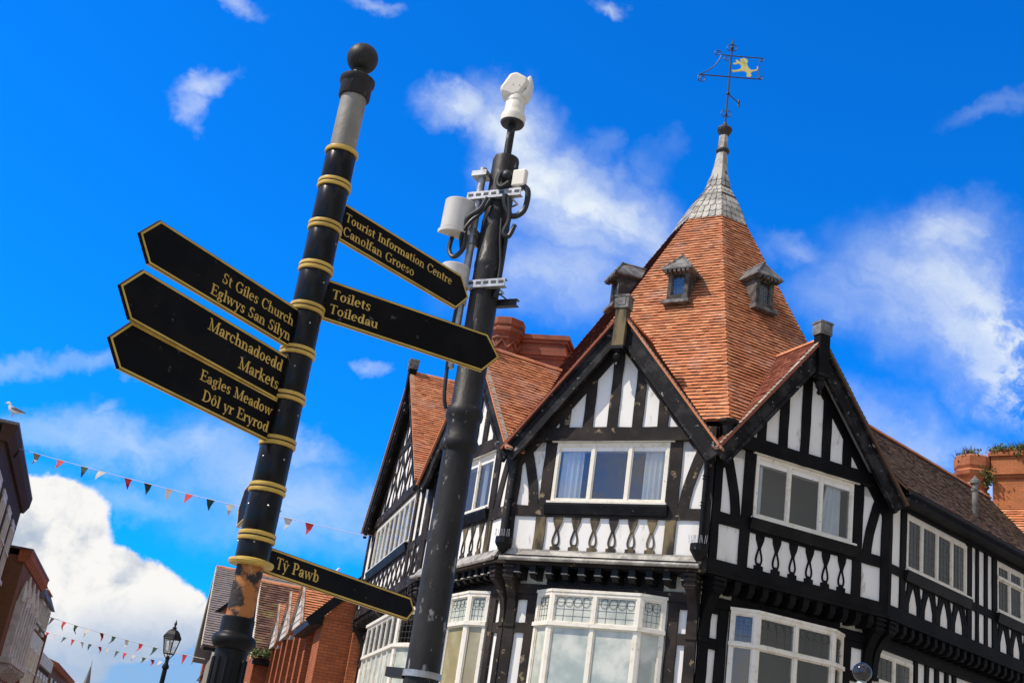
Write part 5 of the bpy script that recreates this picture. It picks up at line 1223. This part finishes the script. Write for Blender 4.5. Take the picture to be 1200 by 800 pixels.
fe_ = Fr(N(-41.98, 0, 2.95), 76.7)
for k in range(5): MB().fb(fe_, 0.05 + 0.62 * k, 0.25 + 0.62 * k, 4.0, 7.75, 0.0, 0.14).build('pilaster', 'cream_paint', SH)
for k in range(4):
    fr, gm = MB(), MB(); panes(fe_, [0.27 + 0.62 * k, 0.65 + 0.62 * k], [4.2, 5.8, 7.4], gm, fr, 0.08, thick=0.07); w = fr.build('window', 'white_paint', SH); gm.build('pane', 'glass', w)
DM = MB().fp(Fr(N(-44.9, 0, 3.7), 76.7), [(0.3, 8.3), (2.3, 8.3), (2.3, 10.4), (1.3, 11.4), (0.3, 10.4)], -1.2, 0.15).build('dormer', 'red_brick', SH)
fd_ = Fr(N(-44.9, 0, 3.7), 76.7)
MB().path(fd_, [(0.0, 10.1), (1.3, 11.5), (2.6, 10.1)], 0.22, -1.3, 0.3).build('dormer_roof', 'black_trim', DM)
CHS = thing('distant_house', 'far house with a red brick chimney and clay pots, right of the street lamp', 'house', N(-72, 0, 2.6))
MB().fb(FN, -78, -66, 0, 8.2, -4.0, 2.6).build('wall', 'brown_brick', CHS)
tiles(MB(), [N(-78, 8.2, 2.8), N(-66, 8.2, 2.8), N(-66, 11.0, -1.0), N(-78, 11.0, -1.0)], course=0.4, width=1.0).build('roof', 'slate_tile', CHS)
c_ = MB(); c_.fb(FN, -74.6, -71.8, 8.0, 10.75, 1.6, 2.75); c_.fb(FN, -74.8, -71.6, 10.75, 10.95, 1.45, 2.9); c_.fb(FN, -74.65, -71.75, 10.95, 11.15, 1.55, 2.8); cz = c_.build('chimney', 'red_brick', CHS)
for i in range(4): MB().lathe(N(-74.2 + 0.7 * i, 0, 2.2), [(0.17, 11.15), (0.14, 11.6), (0.17, 11.65)], 10).build('chimney_pot', 'terracotta', cz)

# ------------------------------------------------------------------ left-hand row, in its own shade
def side(off, a=-13.3): return Fr(az(a - 90) * off, a)
def sash(F, x0, x1, z0, z1, par, mat='white_paint', d=0.02, n=2):
    fr, gm = MB(), MB(); panes(F, [x0 + (x1 - x0) * i / n for i in range(n + 1)], [z0, (z0 + z1) / 2, z1], gm, fr, d + 0.07, thick=0.08, bw=0.08)
    w = fr.build('window', mat, par); gm.build('pane', 'glass', w)
    MB().fb(F, x0 - 0.15, x1 + 0.15, z0 - 0.16, z0, 0, 0.2).build('sill', 'pale_stone', w); MB().fb(F, x0 - 0.15, x1 + 0.15, z1, z1 + 0.25, 0, 0.06).build('lintel', 'pale_stone', w)
F1 = side(5.0, -16.0)
B1 = thing('dark_brick_building', 'dark brown brick building at the left edge with a gull on its roof', 'building', F1.p(46, 0))
MB().fb(F1, 45.6, 60.4, 0, 11.6, -9, 0).build('wall', 'dark_brick', B1)
MB().fd(F1, [(-0.2, 11.3), (0.12, 11.3), (0.30, 11.62), (0.32, 11.95), (-0.2, 11.95)], 45.5, 60.5).build('cornice', 'dark_brick', B1)
MB().fb(F1, 45.5, 60.4, 11.95, 12.05, -9, 0.33).build('coping', 'slate', B1)
for z in (1.2, 4.6, 7.9):
    for x in (46.6, 50.2, 53.8, 57.2): sash(F1, x, x + 1.7, z, z + 2.3, B1)
F2 = side(7.2)
B2 = thing('gabled_brick_building', 'orange brown brick building with a white stone bay of tall pinnacled pilasters', 'building', F2.p(66, 0))
MB().fb(F2, 60.9, 71.7, 0, 9.5, -10, 0).build('wall', 'brown_brick', B2)
MB().fd(F2, [(-0.3, 9.2), (0.08, 9.2), (0.25, 9.5), (0.25, 9.78), (-0.3, 9.85)], 60.8, 71.8).build('cornice', 'red_brick', B2)
MB().fb(F2, 60.8, 71.8, 9.78, 9.88, -10, 0.28).build('coping', 'slate', B2)
for k in range(7):
    x = 62.4 + 1.25 * k
    p = MB().fb(F2, x, x + 0.38, 5.0, 7.6 + (0.35 if k % 2 else 0), 0.0, 0.35); q = F2.p(x + 0.19, 0, 0.18); p.lathe(q, [(0.24, 7.6 + (0.35 if k % 2 else 0)), (0.20, 7.9 + (0.35 if k % 2 else 0)), (0.03, 8.6 + (0.35 if k % 2 else 0))], 6)
    p.build('pilaster', 'pale_stone', B2)
    if k < 6:
        fr, gm = MB(), MB(); panes(F2, [x + 0.45, x + 1.18], [5.2, 6.5, 7.3], gm, fr, 0.12, thick=0.1); w = fr.build('window', 'white_paint', B2); gm.build('pane', 'frosted_glass', w)
MB().fb(F2, 62.2, 70.4, 4.75, 5.0, 0.0, 0.55).build('balcony', 'pale_stone', B2)
for k in range(9): MB().fd(F2, [(0.0, 4.1), (0.18, 4.3), (0.5, 4.6), (0.5, 4.75), (0.0, 4.75)], 62.4 + 0.95 * k, 62.75 + 0.95 * k).build('bracket', 'pale_stone', B2)
MB().fb(F2, 62.2, 70.4, 0.2, 3.9, 0.0, 0.25).build('shopfront', 'pale_stone', B2)
for k in range(5): sash(F2, 62.9 + 1.5 * k, 63.9 + 1.5 * k, 1.0, 3.4, B2, d=0.26)
F3 = side(7.2)
B3 = thing('dormered_shop', 'narrow cream and brick shop with two slate dormers under orange ridge tiles', 'building', F3.p(79, 0))
MB().fb(F3, 71.9, 81.0, 0, 7.6, -8, -0.1).build('wall', 'brown_brick', B3)
MB().fb(F3, 72.2, 80.8, 2.6, 7.2, -0.1, 0.08).build('render_panel', 'cream_paint', B3)
tiles(MB(), [F3.p(71.9, 7.6, 0.1), F3.p(81.0, 7.6, 0.1), F3.p(81.0, 10.2, -3.4), F3.p(71.9, 10.2, -3.4)], course=0.35, width=0.6).build('roof', 'slate_tile', B3)
for x in (73.4, 77.6):
    dd = MB().fb(F3, x, x + 2.4, 7.4, 9.3, -3.0, 0.05).build('dormer', 'pale_stone', B3)
    MB().extr([F3.p(x - 0.2, 9.0, 0.3), F3.p(x - 0.2, 9.9, -0.2), F3.p(x - 0.2, 9.9, -3.0), F3.p(x - 0.2, 9.0, -3.0)], [F3.p(x + 2.6, 9.0, 0.3), F3.p(x + 2.6, 9.9, -0.2), F3.p(x + 2.6, 9.9, -3.0), F3.p(x + 2.6, 9.0, -3.0)]).build('dormer_roof', 'slate', dd)
    ridge(F3.p(x - 0.2, 9.93, -0.2), F3.p(x + 2.6, 9.93, -0.2), 'ridge_tiles', 'orange_tile', dd, 0.12)
    fr, gm = MB(), MB(); panes(F3, [x + 0.3, x + 1.2, x + 2.1], [7.7, 8.9], gm, fr, 0.12, thick=0.06); w = fr.build('window', 'white_paint', dd); gm.build('pane', 'glass', w)
for x in (72.6, 75.4, 78.2): sash(F3, x, x + 1.4, 4.0, 6.4, B3, d=0.09)
for x in (71.9, 80.6): MB().fb(F3, x, x + 0.4, 0, 7.6, -0.1, 0.16).build('pilaster', 'terracotta', B3)
B4 = thing('dark_gabled_shop', 'dark shop with a white rendered top and black windows farther down the left row', 'building', F3.p(86, 0))
MB().fb(F3, 81.2, 92.0, 0, 6.0, -8, -0.1).build('wall', 'dark_brick', B4)
MB().fb(F3, 81.2, 92.0, 6.0, 6.7, -8, 0.1).build('parapet', 'pale_stone', B4); MB().fb(F3, 84.0, 86.5, 6.7, 7.6, -3, -1).build('chimney', 'slate', B4)
for x in (82, 84.6, 87.2, 89.6): sash(F3, x, x + 1.5, 3.2, 5.4, B4)
B5 = thing('far_brick_terrace', 'far brown brick terrace with a corbelled eaves at the end of the left row', 'building', F3.p(104, 0))
MB().fb(F3, 92.2, 116, 0, 6.7, -8, -0.05).build('wall', 'brown_brick', B5)
MB().fd(F3, [(-0.3, 6.4), (0.2, 6.5), (0.4, 6.8), (-0.3, 7.0)], 92.2, 116).build('cornice', 'red_brick', B5)
for x in range(94, 115, 4): sash(F3, x, x + 1.6, 3.6, 5.6, B5)
ps = thing('projecting_sign', 'cream panelled hanging sign box with a dark frame at the left edge', 'sign', F1.p(40, 6.4, 0.8))
fz = Fr(F1.p(40.0, 0, 0.0), -16 + 90)
MB().fb(fz, 0.3, 1.15, 4.3, 5.9, -0.06, 0.06).build('panel', 'cream_paint', ps)
q = MB()
for (a, b, c, d) in ((0.2, 1.25, 5.9, 6.06), (0.2, 1.25, 4.14, 4.3), (0.2, 0.3, 4.3, 5.9), (1.15, 1.25, 4.3, 5.9)): q.fb(fz, a, b, c, d, -0.10, 0.10)
q.build('frame', 'iron', ps); MB().fb(fz, 0.0, 0.2, 5.7, 5.8, -0.04, 0.04).build('arm', 'iron', ps)

# ------------------------------------------------------------------ red brick house behind the right wing
f6 = Fr((15.2, 37.1), 126)
B6 = thing('chimneyed_house', 'orange brick house behind the right wing with a broad weed topped chimney', 'house', f6.p(1, 0, -2))
MB().fb(f6, -0.6, 2.6, 0, 10.2, -6, 1.2).build('wall', 'orange_brick', B6)
tiles(MB(), [f6.p(-0.5, 10.3, 1.9), f6.p(2.7, 10.3, 1.9), f6.p(2.7, 12.95, -0.3), f6.p(-0.5, 12.95, -0.3)], course=0.13, width=0.2, th=0.026).build('roof', 'orange_tile', B6)
tiles(MB(), [f6.p(-0.5, 12.95, -0.3), f6.p(2.7, 12.95, -0.3), f6.p(2.7, 9.8, -7.5), f6.p(-0.5, 9.8, -7.5)], course=0.4, width=0.8).build('roof', 'orange_tile', B6)
mb = MB(); f7 = Fr((15.2, 37.1), 126)
mb.fb(f7, 0.75, 2.5, 8.5, 13.62, -1.5, 0.0)
for z0, z1, e in ((13.62, 13.72, 0.06), (13.72, 13.84, 0.13), (13.84, 13.92, 0.07), (13.92, 14.34, 0.04), (14.34, 14.46, 0.12), (14.46, 14.58, 0.06)): mb.fb(f7, 0.75 - e, 2.5 + e, z0, z1, -1.5 - e, e)
ck = mb.build('chimney', 'orange_brick', B6)
mb = MB(); q = f7.p(0.12, 0, -0.2)
mb.lathe(q, [(0.42, 8.5), (0.42, 13.3), (0.50, 13.38), (0.44, 13.46), (0.52, 13.58), (0.62, 13.70), (0.66, 13.82), (0.56, 13.9), (0.62, 14.0), (0.64, 14.3), (0.55, 14.36)], 8, R(12))
for k in range(4):
    for e in range(8):
        a0, a1 = R(12 + 45 * e), R(57 + 45 * e); am = (a0 + a1) / 2; z = 11.9 + 0.36 * k
        mb.tube([q + V((0.44 * math.cos(a0), 0.44 * math.sin(a0), z + 0.2)), q + V((0.44 * math.cos(am), 0.44 * math.sin(am), z)), q + V((0.44 * math.cos(a1), 0.44 * math.sin(a1), z + 0.2))], 0.055, 5)
mb.build('shaft', 'orange_terracotta', ck)
rg = random.Random(11)
def tuft(mb, c, n, h, spread):
    for i in range(n):
        b = V(c) + V((rg.gauss(0, spread), rg.gauss(0, spread), 0)); t = b + V((rg.gauss(0, h * 0.4), rg.gauss(0, h * 0.4), h * rg.uniform(0.5, 1.1))); w = V((rg.gauss(0, 1), rg.gauss(0, 1), 0)).normalized() * 0.02
        mb.poly([b - w, b + w, t])
def leaves(mb, c, n, r):
    for i in range(n):
        p = V(c) + V((rg.gauss(0, r), rg.gauss(0, r), rg.gauss(0, r * 0.8))); a = V((rg.gauss(0, 1), rg.gauss(0, 1), rg.gauss(0, 1))).normalized() * 0.055; b = a.cross(V((rg.gauss(0, 1), rg.gauss(0, 1), 1))).normalized() * 0.035
        mb.poly([p - a, p + b, p + a, p - b])
ga, gb = MB(), MB()
for i in range(12):
    x = 0.8 + i * 0.15
    tuft(ga if i % 3 else gb, f7.p(x, 14.56, rg.uniform(-0.25, 0.05)), 26, 0.30 if i > 3 else 0.22, 0.10)
    leaves(ga, f7.p(x, 14.55, rg.uniform(-0.05, 0.12)), 18, 0.08)
for k in range(7): tuft(gb, q + V((rg.gauss(0, 0.25), rg.gauss(0, 0.25), 14.3)), 30, 0.42, 0.10); leaves(ga, q + V((rg.gauss(0, 0.3), rg.gauss(0, 0.3), 14.32)), 16, 0.1)
leaves(ga, f7.p(0.60, 13.75, 0.16), 130, 0.13); leaves(ga, f7.p(0.66, 13.45, 0.14), 60, 0.10); leaves(ga, f7.p(2.3, 14.3, 0.14), 40, 0.09); leaves(ga, f7.p(1.6, 14.35, 0.14), 25, 0.07)
o = ga.build('weeds', 'leaf'); tag(o, 'green weeds growing over the top of the broad brick chimney', 'weeds', kind='stuff')
o = gb.build('dry_grass', 'dry_leaf'); tag(o, 'dry tufts of grass on the corner shaft of the broad brick chimney', 'grass', kind='stuff')

# ------------------------------------------------------------------ street lamp, second ball-topped post, church spire
LX = V((-7.70, 33.1, 0)); LZ = 0.93
LP = thing('street_lamp', 'black heritage street lamp with a tapered glass lantern and small finial', 'street lamp', LX)
MB().lathe(LX, [(0.16, 0), (0.16, 0.5), (0.09, 0.6), (0.075, 1.0), (0.06, 3.83), (0.09, 3.85), (0.09, 3.91), (0.05, 3.98), (0.045, 4.17)], 20).build('post', 'black_trim', LP, smooth=True)
def sq(r, z, a=25): return [LX + V((r * math.cos(R(a + 90 * k)), r * math.sin(R(a + 90 * k)), z + LZ)) for k in range(4)]
gm = MB(); A, B = sq(0.135, 3.30), sq(0.215, 3.68)
for i in range(4): gm.poly([A[i], A[(i + 1) % 4], B[(i + 1) % 4], B[i]])
fr = MB()
for i in range(4): fr.tube([A[i], B[i]], 0.015, 6); fr.tube([A[i], A[(i + 1) % 4]], 0.018, 6); fr.tube([B[i], B[(i + 1) % 4]], 0.022, 6); fr.tube([A[i], LX + V((0, 0, 3.10 + LZ))], 0.012, 6)
for i in range(4): fr.lathe(B[i], [(0.02, 0), (0.03, 0.03), (0.008, 0.09)], 6)
ln = fr.build('lantern', 'black_trim', LP); gm.build('pane', 'lamp_glass', ln)
rf = MB(); pr = [(0.235, 3.69), (0.235, 3.71), (0.20, 3.80), (0.15, 3.88), (0.09, 3.92), (0.04, 3.95)]
rr_ = [sq(r, z) for r, z in pr]
for P_, Q_ in zip(rr_[:-1], rr_[1:]):
    for i in range(4): rf.poly([P_[i], P_[(i + 1) % 4], Q_[(i + 1) % 4], Q_[i]])
rf.poly(rr_[0][::-1]); rf.poly(rr_[-1]); rf.build('lantern_roof', 'black_trim', ln)
MB().lathe(LX + V((0, 0, LZ)), [(0.03, 3.94), (0.07, 3.97), (0.03, 4.0), (0.025, 4.03), (0.045, 4.08), (0.02, 4.13), (0.004, 4.18)], 10).build('finial', 'iron', ln, smooth=True)
MB().lathe(LX + V((0, 0, LZ)), [(0.03, 3.36), (0.05, 3.42), (0.05, 3.55), (0.02, 3.6)], 12).build('lamp', 'device_white', ln, smooth=True)

BX = V((2.77, 8.57, 0))
BP = thing('ball_topped_post', 'glossy dark ball on a pale green post in front of the right facade', 'post', BX)
MB().lathe(BX, [(0.10, 0), (0.10, 0.1), (0.05, 0.15), (0.045, 2.70), (0.055, 2.71), (0.058, 2.78), (0.045, 2.80), (0.03, 2.84)], 24).build('post', 'pale_green', BP, smooth=True)

MB().ball(BX + V((0, 0, 2.898)), 0.067, 40).build('ball_finial', 'black_gloss', BP, smooth=True)

CS = V((-83.6, 288.1, 0))
SPI = thing('church_spire', 'slender grey church spire far away at the end of the street', 'spire', CS)
MB().lathe(CS, [(2.4, 0), (2.4, 7.0), (2.0, 7.2), (0.15, 18.6), (0.05, 19.0)], 8).build('spire', 'slate', SPI)
MB().lathe(CS, [(0.05, 18.9), (0.05, 20.0)], 6).build('finial', 'iron', SPI)

# ------------------------------------------------------------------ bunting
def bunting(label, P0, P1, sag, ts, cols, size, cat='bunting', ext=None):
    P0, P1 = V(P0), V(P1); t = thing('bunting', label, cat, P0, 'bunting strung across the street')
    pt = lambda q: P0.lerp(P1, q) - V((0, 0, sag * 4 * q * (1 - q)))
    MB().tube([pt(i / 40) for i in range(41)], 0.012 * size / 0.34, 5).build('cord', 'cord', t)
    d = (P1 - P0).normalized(); nrm = V((-d.y, d.x, 0)).normalized()
    for k, q in enumerate(ts):
        c = pt(q); r_ = random.Random(k + int(P0.z * 10)); sw = r_.uniform(-1.1, 1.1)
        low = (V((0, 0, -1)) + nrm * sw * 0.5 + d * r_.uniform(-0.30, 0.06)).normalized(); e = (pt(min(1, q + 0.01)) - pt(max(0, q - 0.01))).normalized()
        n = e.cross(low).normalized() * 0.002; cur = nrm * (0.09 * size / 0.34 * r_.uniform(-1, 1)) + d * (0.03 * r_.uniform(-1, 1))
        a, b, m = c - e * size / 2, c + e * size / 2, c + low * size * 1.28
        am, bm = a.lerp(m, 0.5) + cur, b.lerp(m, 0.5) + cur
        mb = MB(); mb.extr([a - n, b - n, bm - n, am - n], [a + n, b + n, bm + n, am + n]); mb.extr([am - n, bm - n, m - n], [am + n, bm + n, m + n])
        mb.build('flag', {'r': 'flag_red', 'w': 'flag_white', 'g': 'flag_green'}[cols[k % len(cols)]], t)
    return t

bunting('bunting of red, white and green flags strung high across the street behind the fingerpost', (-19.59, 45.46, 11.99), (-3.91, 41.32, 9.68), 0.12,
        [.107, .166, .233, .297, .345, .413, .465, .52, .572, .625, .674, .722, .77, .815, .866], 'gwr', 0.34)
bunting('upper string of bunting low over the far street, passing behind the street lamp', (-24.03, 71.05, 8.24), (-12.36, 60.75, 6.38), 0.10,
        [(x - 50) / 190 for x in (64, 80, 95, 111, 127, 142, 157, 173, 189, 205, 220)], 'wrg', 0.40)
bunting('lower and farther string of small bunting flags over the far street', (-30.28, 90.05, 8.93), (-18.5, 81.94, 7.43), 0.08,
        [(x - 48) / 157 for x in (57, 67, 79, 89, 100, 110, 121, 131, 142, 151, 161, 172, 181, 190)], 'rwg', 0.38)

# ------------------------------------------------------------------ gulls
def gull(label, P, ang, k=1.0):
    P = V(P); t = thing('seagull', label, 'seagull', P); u = az(ang); up = V((0, 0, 1)); q = lambda a, b: P + u * (a * k) + up * (b * k)
    pts = [(-0.27, 0.15), (-0.20, 0.16), (-0.10, 0.165), (0.02, 0.18), (0.11, 0.22), (0.15, 0.29), (0.17, 0.345), (0.205, 0.365), (0.245, 0.36), (0.262, 0.355)]
    rs = [0.012, 0.035, 0.075, 0.088, 0.075, 0.048, 0.042, 0.048, 0.030, 0.010]
    MB().tube([q(*p) for p in pts], [r * k for r in rs], 12).build('body', 'feather_white', t, smooth=True)
    n = V((u.y, -u.x, 0))
    for sg in (-1, 1):
        MB().tube([q(0.10, 0.235) + n * (0.055 * k * sg), q(0.0, 0.225) + n * (0.085 * k * sg), q(-0.14, 0.19) + n * (0.065 * k * sg), q(-0.32, 0.17) + n * (0.02 * k * sg)], [0.02 * k, 0.05 * k, 0.04 * k, 0.006 * k], 8).build('wing', 'feather_grey', t, smooth=True)
        MB().tube([q(0.01, 0.12) + n * (0.03 * k * sg), q(0.01, 0.006) + n * (0.03 * k * sg), q(0.06, 0.004) + n * (0.03 * k * sg)], 0.008 * k, 5).build('leg', 'beak', t)
    MB().tube([q(0.25, 0.358), q(0.31, 0.345)], [0.014 * k, 0.004 * k], 6).build('beak', 'beak', t)
gull('white and grey gull standing on the roof of the dark brick building', (-17.05, 41.75, 12.05), -100, 1.25)
gull('small gull perched above the T\u0177 Pawb arm, on a chimney of the tile roofed house', (-7.15, 61.58, 11.35), 70, 1.2)
